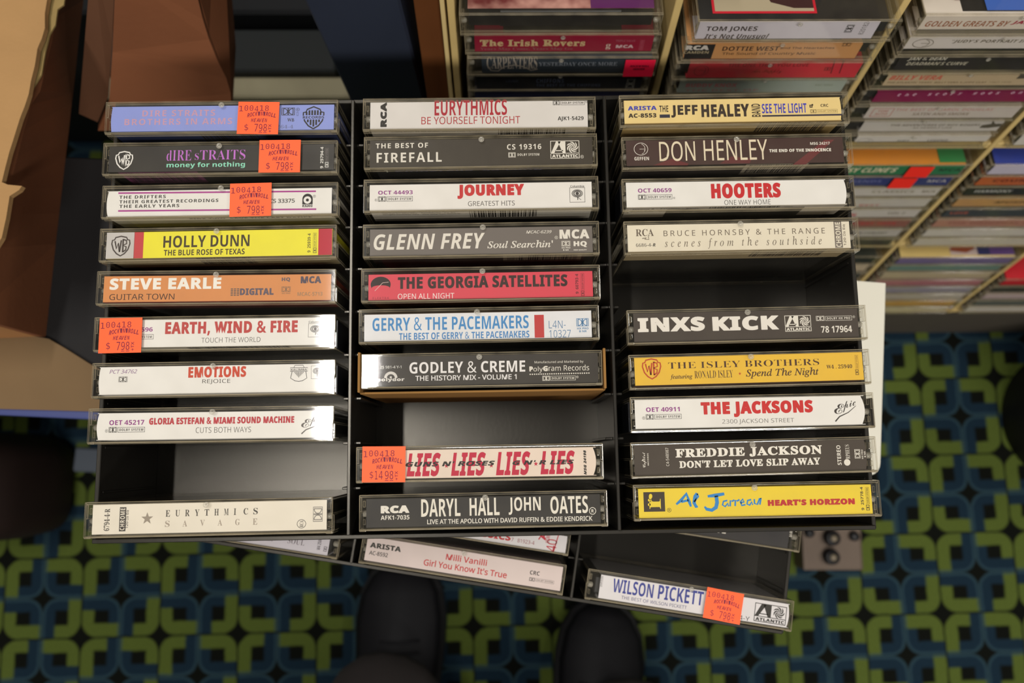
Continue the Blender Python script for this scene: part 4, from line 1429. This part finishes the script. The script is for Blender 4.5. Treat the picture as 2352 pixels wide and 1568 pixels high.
new_obj('cover_picture', prism_mesh('cover_figure', [Vector((a * MM, (T / 2 - 1.04) * MM, b * MM)) for a, b in ((-16, 25.4), (8.6, 25.4), (8.6, 60), (-2, 60), (-14, 56), (-17, 48))], Vector((0, .06 * MM, 0))), c.root, plain((58, 26, 26)))

# third compartment, top tier
c = shelf_case(2, 2, 0, 'white cassette with an oval mark, lowest in the third compartment', FS3, 4.5, -3)
c.insert((150, 1640, 1430, 1500), GW)
c.t('JUDY', 590, 725, 1476, 1500, 'b', GREY).t('LEGEND', 915, 1130, 1468, 1496, 'b', (130, 122, 112)).m('geffen', 160, 320, 1452, 1525, (150, 142, 130))
c = shelf_case(2, 2, 1, 'white cassette with a small dark ship drawing, second from the bottom of the third compartment', FS3, 3.5, -2)
c.insert((190, 1815, 1272, 1390), (206, 198, 188))
c.t('THE ADVENTURES OF ROY ROGERS', 525, 1475, 1310, 1336, 'b', (120, 108, 92)).t('AS HERSELF LIVE', 760, 1175, 1340, 1362, 'b', (140, 128, 112)).poly([(1470, 1355), (1500, 1325), (1600, 1310), (1620, 1275), (1640, 1310), (1720, 1308), (1690, 1340), (1560, 1355)], (90, 82, 66))
c = shelf_case(2, 2, 2, 'beige-white cassette with faded pink lettering and boxed mark, third compartment of the shelf', FS3, 5.5, -2)
c.insert((240, 1935, 1110, 1250), (206, 194, 184))
c.t('THE BEST OF CAROL DOUGLAS', 580, 1610, 1140, 1176, 'b', (196, 150, 140)).t('SATIN AND SMOKE', 755, 1350, 1186, 1222, 'b', (150, 132, 116))
x, y, w, h = c.box(302, 520, 1130, 1235)
Ink().frame(x, y, w, h, .5).text('TOM', x + w * .25, y + h * .55, w * .5, h * .25, 'b').text('AUTO', x + w * .2, y + h * .2, w * .6, h * .25, 'b').build('maker_mark', plain((190, 120, 112)), c.card, c.zp + .03)
c = shelf_case(2, 2, 3, 'magenta cassette with tiny spaced white letters, in the third compartment', FS3, 5.0, -1)
c.insert((330, 2000, 960, 1080), (134, 8, 72))
for i, ch in enumerate('the story goes on'):
    if ch != ' ':
        c.t(ch, 600 + i * 80, 636 + i * 80, 985 - i * 1.6, 1018 - i * 1.6, 'bi', (226, 180, 200))
c = shelf_case(2, 2, 4, 'beige cassette with orange-red title, in the third compartment', FS3, 6.0, 0)
c.insert((440, 2150, 780, 905), (196, 172, 138))
c.t('BILLY VERA', 510, 1060, 790, 846, 'hi', (204, 104, 84)).t('THE ATLANTIC YEARS  BILLY VERA & JUDY CLAY  1967-1970', 490, 1800, 862, 886, 'bi', (120, 98, 64)).poly([(1860, 835), (1920, 780), (1990, 790), (1960, 830)], (80, 70, 60))
c = shelf_case(2, 2, 5, 'black cassette with two small lines of white capitals, in the third compartment', FS3, 8.0, 1)
c.insert((560, 2400, 590, 735), (36, 31, 30))
c.t('JAN & DEAN', 705, 1115, 602, 645, 'bi', (214, 206, 186)).t("DEADMAN'S CURVE", 690, 1335, 650, 690, 'bi', (190, 182, 160))
c = shelf_case(2, 2, 6, 'white cassette with looped oval mark, second from the top in the third compartment', FS3, 8.0, 2)
c.insert((585, 2500, 375, 515), (214, 204, 196))
c.t('"JUDY\'S PORTRAIT IN SONG"', 1165, 2250, 412, 460, 'bi', (96, 82, 62)).m('geffen', 735, 955, 395, 505, (110, 98, 84))
c = shelf_case(2, 2, 7, 'cream cassette on top of the third stack with a white and blue cover facing up', FS3, 7.8, 3)
c.insert((760, 2750, 150, 310), (224, 210, 194), front=(226, 214, 200))
c.t('GOLDEN GREATS BY', 885, 1770, 212, 282, 'bi', (160, 100, 70)).t('JANIS IAN', 1795, 2350, 208, 262, 'hi', (170, 20, 60))
new_obj('cover_picture', boxes_mesh('cover_picture', [(-20, 51, T / 2 - 1.2, T / 2 - 1.12, 4, 65.5)]), c.root, plain((58, 96, 176)))
k = Ink().text('GOLDEN', -36, 6, 7, 52, 'b', 90)
k.build('lettering', plain((160, 100, 70)), c.card, 0, Matrix(((1, 0, 0, 0), (0, 0, 1, (T / 2 - 1.1) * MM), (0, 1, 0, 0), (0, 0, 0, 1))))
k = Ink().text('JANIS', -30, 20, 9, 38, 'h', 90)
k.build('lettering', plain((170, 20, 60)), c.card, 0, Matrix(((1, 0, 0, 0), (0, 0, 1, (T / 2 - 1.1) * MM), (0, 1, 0, 0), (0, 0, 0, 1))))

# fourth compartment, top tier: a sliver
simple(3, 2, 0, 'white cassette lowest in the fourth top compartment, at the right edge of the picture', GW, 4)
simple(3, 2, 1, 'pale cassette second from the bottom in the fourth top compartment, at the right edge', (190, 180, 164), 4)
simple(3, 2, 2, 'grey cassette third from the bottom in the fourth top compartment, at the right edge', (150, 146, 140), 4)

# second tier, third compartment (right of the white-spined cassettes of the rack)
simple(2, 1, 0, 'olive dark cassette lowest in the second-tier compartment beside the rack', (70, 66, 54), 4)
TX = lambda s, a, b, cc, st='b', v0=-1.5, v1=2.0: (s, a, b, v0, v1, cc, st)
simple(2, 1, 1, 'grey-white cassette second lowest in the second-tier compartment beside the rack', (196, 188, 178), 4, txt=[TX('LIVE IN CONCERT', 5, 40, GREY)])
simple(2, 1, 2, 'dull red cassette third from the bottom in the second-tier compartment beside the rack', (150, 96, 82), 4, txt=[TX('GREATEST HITS', -10, 40, (190, 60, 60), 'h')])
simple(2, 1, 3, 'white cassette with short red line at left, in the second-tier compartment beside the rack', (208, 200, 190), 4, txt=[TX('COLLECTION', -40, 2, (196, 60, 66), 'h', -4, 0), TX('VOL 2', 26, 40, (140, 128, 110))])
simple(2, 1, 4, 'white cassette with red and brown type, middle of the second-tier compartment beside the rack', (204, 196, 184), 4, txt=[TX('SONGS', -38, -8, (140, 120, 90)), TX('THE VERY BEST', -36, 14, (186, 70, 70), 'b', -4.4, -2)])
simple(2, 1, 5, 'plain white cassette under the blue one in the second-tier compartment beside the rack', (212, 204, 194), 4, txt=[TX('CLASSICS', 0, 32, (150, 138, 116)), TX('MCA', 38, 48, (130, 118, 96))])
c = simple(2, 1, 6, 'blue cassette with a red sticker in the second-tier compartment beside the rack', (48, 58, 120), 5, txt=[TX('LEGENDS', -30, 0, (110, 116, 170)), TX('MCA', 34, 48, (196, 190, 190))])
REDST = plain((240, 46, 34), rough=.5)
stm = boxes_mesh('price_sticker', [(-8.6, 8.6, -6.6, 6.6, 0, .12)])
o = new_obj('price_sticker', stm, c.root, REDST)
o.location = (15 * MM, 0, (DEP + .1) * MM)
c = simple(2, 1, 7, 'green cassette with cream capitals and a red sticker under the orange cover, second tier', (40, 124, 78), 6, front=(216, 140, 50),
           txt=[TX("PATSY CLINE'S", -44, 4, (226, 214, 180), 'hi', -2.6, 3.2), TX('MCA', 34, 50, (24, 70, 44), 'h')])
o = new_obj('price_sticker', stm, c.root, REDST)
o.location = (19 * MM, 0, (DEP + .1) * MM)
new_obj('cover_picture', boxes_mesh('cover_picture', [(32, 50.6, T / 2 - 1.95, T / 2 - 1.5, 3, 66)]), c.root, plain((48, 130, 70)))

# second tier, fourth compartment
simple(3, 1, 0, 'cream-white cassette lowest in the second-tier compartment at the right', (206, 196, 178), 4)
simple(3, 1, 1, 'plain white cassette second from the bottom in the second-tier compartment at the right', (212, 204, 192), 4)
simple(3, 1, 2, 'salmon cassette with darker marks in the second-tier compartment at the right', (186, 132, 112), 4, txt=[TX('THE ORIGINAL HITS', -40, 40, (150, 90, 76))])
simple(3, 1, 3, 'dark teal cassette in the second-tier compartment at the right', (60, 66, 70), 4, txt=[TX('LOVE', -46, -32, (180, 90, 70), 'h')])
simple(3, 1, 4, 'tan orange cassette with brown type in the second-tier compartment at the right', (198, 150, 92), 4, txt=[TX('MUSIC MAN', -20, 30, (110, 76, 44), 'hi')])
simple(3, 1, 5, 'black cassette with a white word in the second-tier compartment at the right', (28, 30, 34), 4, txt=[TX('HARMONY', -44, -16, (206, 204, 198))])
simple(3, 1, 6, 'rust orange cassette second from the top in the second-tier compartment at the right', (196, 98, 50), 5, txt=[TX('COUNTRY GOLD', -40, 30, (120, 44, 24), 'h')])
simple(3, 1, 7, 'lilac-white cassette on top of the second-tier stack at the right, deep blue cover', (206, 198, 214), 6, front=(44, 64, 156), txt=[TX('STARS', 10, 40, (110, 100, 120))])

# bottom tier
simple(2, 0, 5, 'dark cassette third from the top in the lowest compartment beside the rack', (40, 44, 40), 4)
simple(2, 0, 6, 'cream cassette with reddish type near the top of the lowest compartment beside the rack', (200, 180, 150), 4, txt=[TX('BALLADS', -20, 30, (180, 100, 90))])
simple(2, 0, 7, 'blackish green cassette on top of the lowest compartment beside the rack', (36, 42, 36), 4)
for k_, (lb, cc) in enumerate((('cream cassette lowest in the bottom-tier stack right of the white board', (204, 190, 150)),
                               ('ochre cassette second from the bottom in the bottom-tier stack right of the white board', (196, 150, 70)),
                               ('pale cassette third from the bottom in the bottom-tier stack right of the white board', (186, 176, 160)),
                               ('lilac grey cassette in the bottom-tier stack right of the white board', (150, 142, 156)),
                               ('dusty pink cassette in the bottom-tier stack right of the white board', (176, 110, 116)),
                               ('sand cassette in the bottom-tier stack right of the white board', (192, 174, 140)),
                               ('sea green cassette in the bottom-tier stack right of the white board', (110, 138, 126)))):
    simple(3, 0, k_, lb, cc, 4)
c = simple(3, 0, 7, 'lilac cassette with a cream, navy and purple cover on top of the bottom-tier stack', (120, 104, 146), 5, front=(216, 190, 120))
for nm, a, b2, cc in (('cover_picture', -6, 18, (196, 176, 170)), ('cover_picture', 18, 29, (40, 44, 96)), ('cover_picture', 29, 50.5, (92, 62, 124))):
    new_obj(nm, boxes_mesh(nm, [(a, b2, T / 2 - 1.95, T / 2 - 1.55, 3, 66)]), c.root, plain(cc))
new_obj('cover_picture', prism_mesh('cover_cat', [Vector((a * MM, (T / 2 - 1.5) * MM, b * MM)) for a, b in ((-6, 62), (2, 40), (10, 52), (14, 46), (16, 60), (8, 64))], Vector((0, .06 * MM, 0))), c.root, plain((150, 72, 44)))
for k_, (lb, cc) in enumerate((('white cassette lowest in the bottom-right corner compartment of the shelf', (214, 206, 194)),
                               ('dark green-grey cassette in the bottom-right corner compartment of the shelf', (90, 98, 92)),
                               ('pinkish white cassette in the bottom-right corner compartment of the shelf', (200, 178, 176)),
                               ('olive black cassette in the bottom-right corner compartment of the shelf', (50, 54, 46)),
                               ('scarlet cassette at the top of the bottom-right corner compartment of the shelf', (206, 22, 44)))):
    simple(4, 0, k_, lb, cc, 4)

# ------------------------------------------------------------------ what carries the racks
TABLE_H = LOW_RACK_H + .0063
BOARD_W = plain((208, 203, 186), rough=.35, spec=.5, name='white_laminate', mottle=.03)
u_ = Vector((.997, -.078, 0)).normalized()
TRc, BRc = at(2034, 650, LOW_RACK_H), at(2021, 1094, LOW_RACK_H)
bl_, tl_ = BRc - u_ * .40, TRc - u_ * .40
rc = []
for i in range(6):                                              # rounded near corner
    a = math.radians(90 * i / 5)
    v_ = (TRc - BRc).normalized()
    rc.append(BRc - u_ * .008 + v_ * .008 + u_ * (.008 * math.cos(-a)) - v_ * (.008 * math.sin(a)))
pts = [tl_, bl_] + list(reversed(rc)) + [TRc]
wbo = new_obj('white_board', prism_mesh('white_board', pts, Vector((0, 0, -.006))), None, BOARD_W)
tag(wbo, 'white laminate board sticking out under the right side of the racks', 'board')

tabM = Matrix.Translation((0, 0, 0))
tab = empty('table', Matrix.Translation((at(205, 950, TABLE_H).x, at(205, 950, TABLE_H).y, 0)) @ Matrix.Rotation(-.047, 4, 'Z'),
            'dark low table with blue front edge, under the cardboard box and racks', 'table')
tz = CAM_H - TABLE_H
TOP_SHADED = plain((26, 24, 24), rough=.75, mottle=.25, mscale=14, name='table_top')  # near-black stands in for the deep shade between box and racks
BLUE = plain((66, 74, 122), rough=.4, name='blue_edge')
DKB = plain((22, 24, 34), rough=.5, name='dark_apron')
new_obj('table_top', boxes_mesh('table_top', [(-.45, .43, .004, .17, tz - .018, tz)], .0012, unit=1.0), tab, TOP_SHADED)
new_obj('edge_band', boxes_mesh('edge_band', [(-.45, .43, -.0035, .0038, tz - .020, tz + .0005)], .0012, 2, unit=1.0), tab, BLUE)
new_obj('apron', boxes_mesh('apron', [(-.44, .42, .012, .03, tz - .085, tz - .0185)], .001, unit=1.0), tab, DKB)
for lx, ly in ((-.43, .05), (.39, .05), (-.43, .09), (.39, .09)):
    new_obj('leg', boxes_mesh('leg', [(lx - .015, lx + .015, ly - .015, ly + .015, 0, tz - .0187)], .002, unit=1.0), tab, DKB)
new_obj('foot_rail', boxes_mesh('foot_rail', [(-.20, .36, -.054, -.028, .0, .10)], .002, unit=1.0), tab, plain((70, 76, 84), rough=.6))

# ------------------------------------------------------------------ cardboard boxes
SHEET = plain((112, 89, 60), rough=.85, mottle=.2, mscale=16, name='sheet_board', bump=.1, bscale=300)
sh_ = [at(x, y, TABLE_H - .0032) for x, y in ((-330, 700), (40, 765), (112, 778), (150, 800), (204, 834), (310, 895), (310, 947), (-330, 930))]
sho = new_obj('cardboard_sheet', prism_mesh('cardboard_sheet', sh_, Vector((0, 0, -.003))), None, SHEET)
tag(sho, 'flat brown cardboard sheet on the table in front of the cardboard box', 'cardboard')
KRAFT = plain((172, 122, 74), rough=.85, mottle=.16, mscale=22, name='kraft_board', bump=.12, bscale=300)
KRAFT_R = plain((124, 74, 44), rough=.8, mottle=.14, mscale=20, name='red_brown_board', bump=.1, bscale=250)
TAN = plain((164, 126, 80), rough=.85, mottle=.1, mscale=35, name='tan_board', bump=.2, bscale=420)
TORN = plain((138, 116, 70), rough=.9, mottle=.2, mscale=80, name='torn_paper', bump=.3, bscale=500)
BT = TABLE_H - .0002
bot = [(200, -60), (192, 0), (187, 40), (181, 90), (174, 160), (168, 214), (165, 235), (158, 300), (151, 360), (143, 430), (136, 490), (128, 560), (105, 774)]
top = [(170, -60), (150, 0), (128, 40), (120, 90), (104, 160), (92, 210), (72, 240), (55, 300), (40, 360), (22, 430), (8, 490), (-14, 570), (-62, 728)]
box = empty('cardboard_box', Matrix.Translation(at(-150, 400, BT)), 'worn brown cardboard box with a torn tan flap, at the left edge', 'cardboard box')
bi = box.matrix_world.inverted()


def strip(name, lo, hi, push, mat, parent, inv):
    n = len(lo)
    vs = [inv @ p for p in lo] + [inv @ p for p in hi] + [inv @ (p + push) for p in lo] + [inv @ (p + push) for p in hi]
    fs = []
    for i in range(n - 1):
        fs += [(i, i + 1, n + i + 1, n + i), (2 * n + i, 3 * n + i, 3 * n + i + 1, 2 * n + i + 1),
               (n + i, n + i + 1, 3 * n + i + 1, 3 * n + i), (i, 2 * n + i, 2 * n + i + 1, i + 1)]
    fs += [(0, n, 3 * n, 2 * n), (n - 1, 3 * n - 1, 4 * n - 1, 2 * n - 1)]
    me = bpy.data.meshes.new(name)
    me.from_pydata([tuple(v) for v in vs], [], fs)
    me.update()
    bm = bmesh.new()
    bm.from_mesh(me)
    bmesh.ops.recalc_face_normals(bm, faces=bm.faces)
    bm.to_mesh(me)
    bm.free()
    return new_obj(name, me, parent, mat)


lo = [at(x, y, BT) for x, y in bot]
hi = [at(x, y, .440) for x, y in top]
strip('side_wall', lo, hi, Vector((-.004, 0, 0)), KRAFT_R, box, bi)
fl0, fh0 = lo[-1], hi[-1]
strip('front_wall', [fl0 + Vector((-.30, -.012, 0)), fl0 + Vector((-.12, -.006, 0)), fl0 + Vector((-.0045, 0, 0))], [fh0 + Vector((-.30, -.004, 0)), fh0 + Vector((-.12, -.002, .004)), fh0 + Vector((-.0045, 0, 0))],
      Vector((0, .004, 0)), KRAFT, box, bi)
bk0, bkh = lo[0], hi[0]
strip('back_wall', [bk0 + Vector((-.30, 0, 0)), bk0 + Vector((-.0045, 0, 0))], [bkh + Vector((-.30, 0, 0)), bkh + Vector((-.0045, 0, 0))], Vector((0, -.004, 0)), KRAFT, box, bi)
strip('side_wall', [fl0 + Vector((-.305, -.012, 0)), bk0 + Vector((-.305, 0, 0))], [fh0 + Vector((-.305, -.004, 0)), bkh + Vector((-.305, 0, 0))], Vector((-.004, 0, 0)), KRAFT, box, bi)
torn1 = [(124, -60), (108, 0), (103, 30), (103, 64), (96, 88), (86, 111), (80, 150), (71, 186), (66, 215), (57, 243), (47, 268), (39, 293), (30, 322), (21, 350), (12, 385), (4, 418),
         (18, 424), (50, 427), (44, 436), (22, 450), (14, 500), (4, 545), (-30, 600)]
torn2 = [(160, -60), (148, 0), (146, 11), (132, 21), (127, 57), (114, 79), (104, 118), (95, 171), (77, 200), (64, 229), (54, 264), (43, 289), (30, 330), (10, 380), (-6, 420)]
fp = [bi @ at(x, y, .424) for x, y in torn1] + [bi @ at(-330, 560, .410), bi @ at(-330, -60, .410)]
new_obj('flap', prism_mesh('flap', fp, Vector((0, 0, -.0035))), box, TAN)['label'] = 'tan torn flap'
fp = [bi @ at(x, y, .4292) for x, y in torn2] + [bi @ at(-60, 420, .4285), bi @ at(-60, -60, .4285)]
new_obj('torn_layer', prism_mesh('torn_layer', fp, Vector((0, 0, -.001))), box, TORN)

box2 = empty('cardboard_box', Matrix.Translation(at(380, 300, BT)), 'reddish brown cardboard box behind the left column of the upper rack', 'cardboard box')
b2i = box2.matrix_world.inverted()


def bh(py):
    return BT - (300 - py) * .0003


face = [(266, -70), (438, -70), (455, 0), (466, 45), (480, 90), (500, 140), (520, 180), (530, 215), (532, 300), (225, 300), (250, 240), (258, 120)]
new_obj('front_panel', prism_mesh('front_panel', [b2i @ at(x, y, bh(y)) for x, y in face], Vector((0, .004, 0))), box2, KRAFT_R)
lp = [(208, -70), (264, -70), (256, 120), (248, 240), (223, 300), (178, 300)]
new_obj('side_panel', prism_mesh('side_panel', [b2i @ at(x, y, bh(y)) + Vector((0, 0.006 if x > 210 else .012, 0)) for x, y in lp], Vector((0, .004, 0))), box2, plain((92, 58, 36), rough=.85, mottle=.15, mscale=20))  # darker board colour: the shade on this left panel is painted in
fr_ = [b2i @ at(x, y, bh(y)) + Vector((0, .0045, 0)) for x, y in face]
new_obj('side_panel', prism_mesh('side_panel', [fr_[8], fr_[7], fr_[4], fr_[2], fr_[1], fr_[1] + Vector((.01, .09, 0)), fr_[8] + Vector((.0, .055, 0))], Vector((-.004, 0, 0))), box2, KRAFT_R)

# ------------------------------------------------------------------ dark cabinet and post left of the tape shelf
BLKP = plain((54, 60, 76), rough=.5, spec=.4, name='black_paint', mottle=.2, mscale=12)
pa, pb = at(799, 220, .520), at(978, 215, .520)
post = new_obj('black_upright', boxes_mesh('black_upright', [(pa.x, pb.x - .0015, pa.y, pa.y + .03, 0, .90)], .0015, unit=1.0), None, BLKP)
tag(post, 'black painted upright panel left of the tape shelf', 'panel')
cab = empty('black_cabinet', Matrix.Translation((-.28, .45, 0)), 'low black cabinet behind the racks, between box and upright', 'cabinet')
new_obj('cabinet_body', boxes_mesh('cabinet_body', [(-.35, .17, -.06, .36, 0, .30)], .003, unit=1.0), cab, plain((14, 15, 17), rough=.7))
new_obj('step', boxes_mesh('step', [(-.10, .118, -.103, -.061, 0, .275)], .002, unit=1.0), cab, plain((32, 35, 34), rough=.7))
new_obj('lit_ledge', boxes_mesh('lit_ledge', [(-.10, .135, -.124, -.1035, 0, .266)], .002, unit=1.0), cab, plain((146, 138, 110), rough=.7, mottle=.1))  # pale colour stands in for the light falling on this strip

# ------------------------------------------------------------------ small boxy pedal on the carpet
pd0, pd1 = at(1846, 1310, .934), at(1978, 1200, .934)
ped = empty('effects_pedal', Matrix.Translation(((pd0.x + pd1.x) / 2, pd0.y, 0)), 'small brownish grey metal box with round black knobs on the carpet', 'pedal')
PW = (pd1.x - pd0.x) / 2
new_obj('pedal_body', boxes_mesh('pedal_body', [(-PW, PW, 0, .075, 0, .032)], .003, 2, unit=1.0), ped, plain((92, 78, 66), rough=.5, metal=.3, mottle=.15, mscale=30))
KN = lathe_mesh('knob', [(0, 0), (9.2, 0), (9.2, 2), (8.0, 9), (6.6, 10), (4.2, 10.1), (4.0, 10.6), (0, 10.6)], 20)
KN2 = lathe_mesh('small_knob', [(0, 0), (5.6, 0), (5.6, 2), (4.8, 6), (0, 6.4)], 16)
CAPM = lathe_mesh('knob_cap', [(0, 0), (3.6, 0), (3.4, .5), (0, .6)], 16)
for (x, y), me in (((1909, 1234.5), KN), ((1907.7, 1277.8), KN), ((1858.6, 1222.9), KN2), ((1961.7, 1231), KN2)):
    q = at(x, y, .932)
    kb = new_obj('knob', me, ped, plain((26, 25, 26), rough=.4))
    kb.location = (q.x - ped.location.x, q.y - ped.location.y, .0322)
    if me is KN:
        cp = new_obj('knob_cap', CAPM, kb, plain((120, 108, 88), rough=.4))
        cp.location = (0, 0, .0107)

# ------------------------------------------------------------------ dark bag at the left, round stool at the right
LEATH = plain((30, 16, 11), rough=.7, spec=.3, name='dark_leather', mottle=.2, mscale=30, bump=.1, bscale=200)
g0, g1 = at(112, 1240, .83), at(112, 1010, .83)
bag = empty('leather_bag', Matrix.Translation((g0.x - .155, (g0.y + g1.y) / 2, 0)), 'dark brown leather bag standing on the carpet at the left edge', 'bag')
rings = []
hw, hd = .11, (g1.y - g0.y) / 2 + .01
for z_, s_ in ((0, .93), (.012, .99), (.05, 1.0), (.11, .98), (.145, .90), (.160, .72), (.164, .5)):
    ring = []
    for i in range(28):
        a = 2 * math.pi * i / 28
        ca, sa = math.cos(a), math.sin(a)
        e = .45
        ring.append(((hw - .11 * (1 - s_)) * math.copysign(abs(ca) ** e, ca), (hd - .11 * (1 - s_)) * math.copysign(abs(sa) ** e, sa), z_))
    rings.append(ring)
new_obj('bag_body', loft_mesh('bag_body', rings), bag, LEATH)
hp = [(-.045 + .09 * i / 12, 0, .1645 + .035 * math.sin(math.pi * i / 12)) for i in range(13)]
new_obj('handle', loft_mesh('handle', [[(p[0], p[1] + .006 * math.cos(q * math.pi / 4), p[2] + .006 * math.sin(q * math.pi / 4)) for q in range(8)] for p in hp]), bag, LEATH)

sc_ = at(2462, 960, .96)
stl = empty('waste_bin', Matrix.Translation((sc_.x, sc_.y, 0)), 'black round waste bin on the carpet, cut off by the right edge', 'bin')
BINM = plain((17, 14, 13), rough=.7)
new_obj('bin_body', lathe_mesh('bin_body', [(0, 0), (80, 0), (82, 3), (97, 166), (95, 168), (92, 166), (78, 6), (0, 6)], 40), stl, BINM)
new_obj('rim', lathe_mesh('rim', [(95.5, 160), (99.5, 160), (101, 165), (99.5, 170), (95.5, 170), (95.0, 165), (95.5, 160)], 40), stl, BINM)
new_obj('bin_liner', lathe_mesh('bin_liner', [(0, 30), (70, 32), (84, 120), (90.5, 160), (89.5, 160), (83, 120), (69, 34), (0, 32)], 40), stl, plain((24, 21, 20), rough=.5))

# ------------------------------------------------------------------ the photographer's shoes and trouser legs
per = empty('person', Matrix.Translation((0, -.36, 0)), 'person in dark shoes and grey trousers standing below the racks, feet only', 'person')
SHOE = plain((14, 13, 16), rough=.6, spec=.22, name='shaded_shoe_leather')  # dark leather, blackened further to paint in the deep shade at the feet
SOLE = plain((20, 19, 20), rough=.8, name='shoe_sole')
TROU = plain((58, 52, 50), rough=.95, name='trouser_cloth', mottle=.15, mscale=40, bump=.2, bscale=600)
st_ = [(0, 26, 52), (14, 33, 66), (45, 36, 82), (85, 36, 92), (120, 38, 82), (155, 42, 64), (190, 47, 52), (225, 48, 45), (255, 43, 40), (275, 32, 34), (288, 14, 24)]


def shoe(parent, toe, ang, side):
    o = bpy.data.objects.new('shoe', None)
    COL.objects.link(o)
    rings, srings = [], []
    for y, w, h in st_:
        off = side * 5 * math.sin(math.pi * y / 288)
        ring = []
        for i in range(20):
            a = 2 * math.pi * i / 20
            x = w * math.cos(a)
            zz = 12 + (h - 12) * (.5 + .5 * math.sin(a)) if math.sin(a) > 0 else 12 + (h - 12) * .5 * (1 + math.sin(a)) ** 1.0
            ring.append(((x * (1 if math.sin(a) < .2 else 1 - .35 * math.sin(a)) + off) * MM, (y - 288) * MM, zz * MM))
        rings.append(ring)
        srings.append([((v * (w + 4) + off) * MM, (y * 1.02 - 291) * MM, z_ * MM) for v, z_ in ((-1, 0), (1, 0), (1.0, 9), (.96, 12.5), (-.96, 12.5), (-1.0, 9))])
    bpy.data.objects.remove(o)
    up = new_obj('shoe', loft_mesh('shoe', rings), parent, SHOE)
    up.location = (toe.x, toe.y - parent.location.y, 0)
    up.rotation_euler = (0, 0, ang)
    new_obj('sole', loft_mesh('sole', srings, smooth=False), up, SOLE)
    for i in range(5):
        y = 150 + i * 14
        zt = 66 - i * 3.6
        pts = [(-22 + 44 * q / 8, y - 288 + (i % 2) * 2, zt + 4 - 9 * ((q - 4) / 4) ** 2) for q in range(9)]
        new_obj('lace', loft_mesh('lace', [[((p[0]) * MM, (p[1] + 1.6 * math.cos(q * math.pi / 3)) * MM, (p[2] + 1.6 * math.sin(q * math.pi / 3)) * MM) for q in range(6)] for p in pts]), up, plain((22, 21, 24), rough=.8))
    return up


shoe(per, at(925, 1288, .955), math.radians(2), -1)
shoe(per, at(1385, 1384, .955), math.radians(-7), 1)
# trousers: one continuous surface from both hems up to the hips
lt, rt = at(925, 1288, .955), at(1385, 1384, .955)
sk = bpy.data.meshes.new('trousers')
V = [(0.0, -.60, .86), (-.09, -.58, .82), (-.135, -.50, .46), (lt.x - .005, lt.y - .175, .20), (lt.x - .003, lt.y - .120, .062),
     (.09, -.58, .82), (.12, -.50, .46), (rt.x + .012, rt.y - .150, .20), (rt.x + .014, rt.y - .100, .062), (0, -.62, 1.0)]
sk.from_pydata(V, [(0, 1), (1, 2), (2, 3), (3, 4), (0, 5), (5, 6), (6, 7), (7, 8), (0, 9)], [])
so = bpy.data.objects.new('trousers', sk)
COL.objects.link(so)
md = so.modifiers.new('skin', 'SKIN')
for i, r_ in enumerate((.13, .095, .075, .064, .072, .095, .075, .064, .070, .15)):
    sk.skin_vertices[0].data[i].radius = (r_, r_)
sk.skin_vertices[0].data[0].use_root = True
so.modifiers.new('sub', 'SUBSURF').levels = 2
bpy.context.view_layer.update()
me2 = bpy.data.meshes.new_from_object(so.evaluated_get(bpy.context.evaluated_depsgraph_get()))
bpy.data.objects.remove(so)
me2.transform(Matrix.Translation((0, .36, 0)))
me2.materials.clear()
for p in me2.polygons:
    p.use_smooth = True
new_obj('trousers', me2, per, TROU)
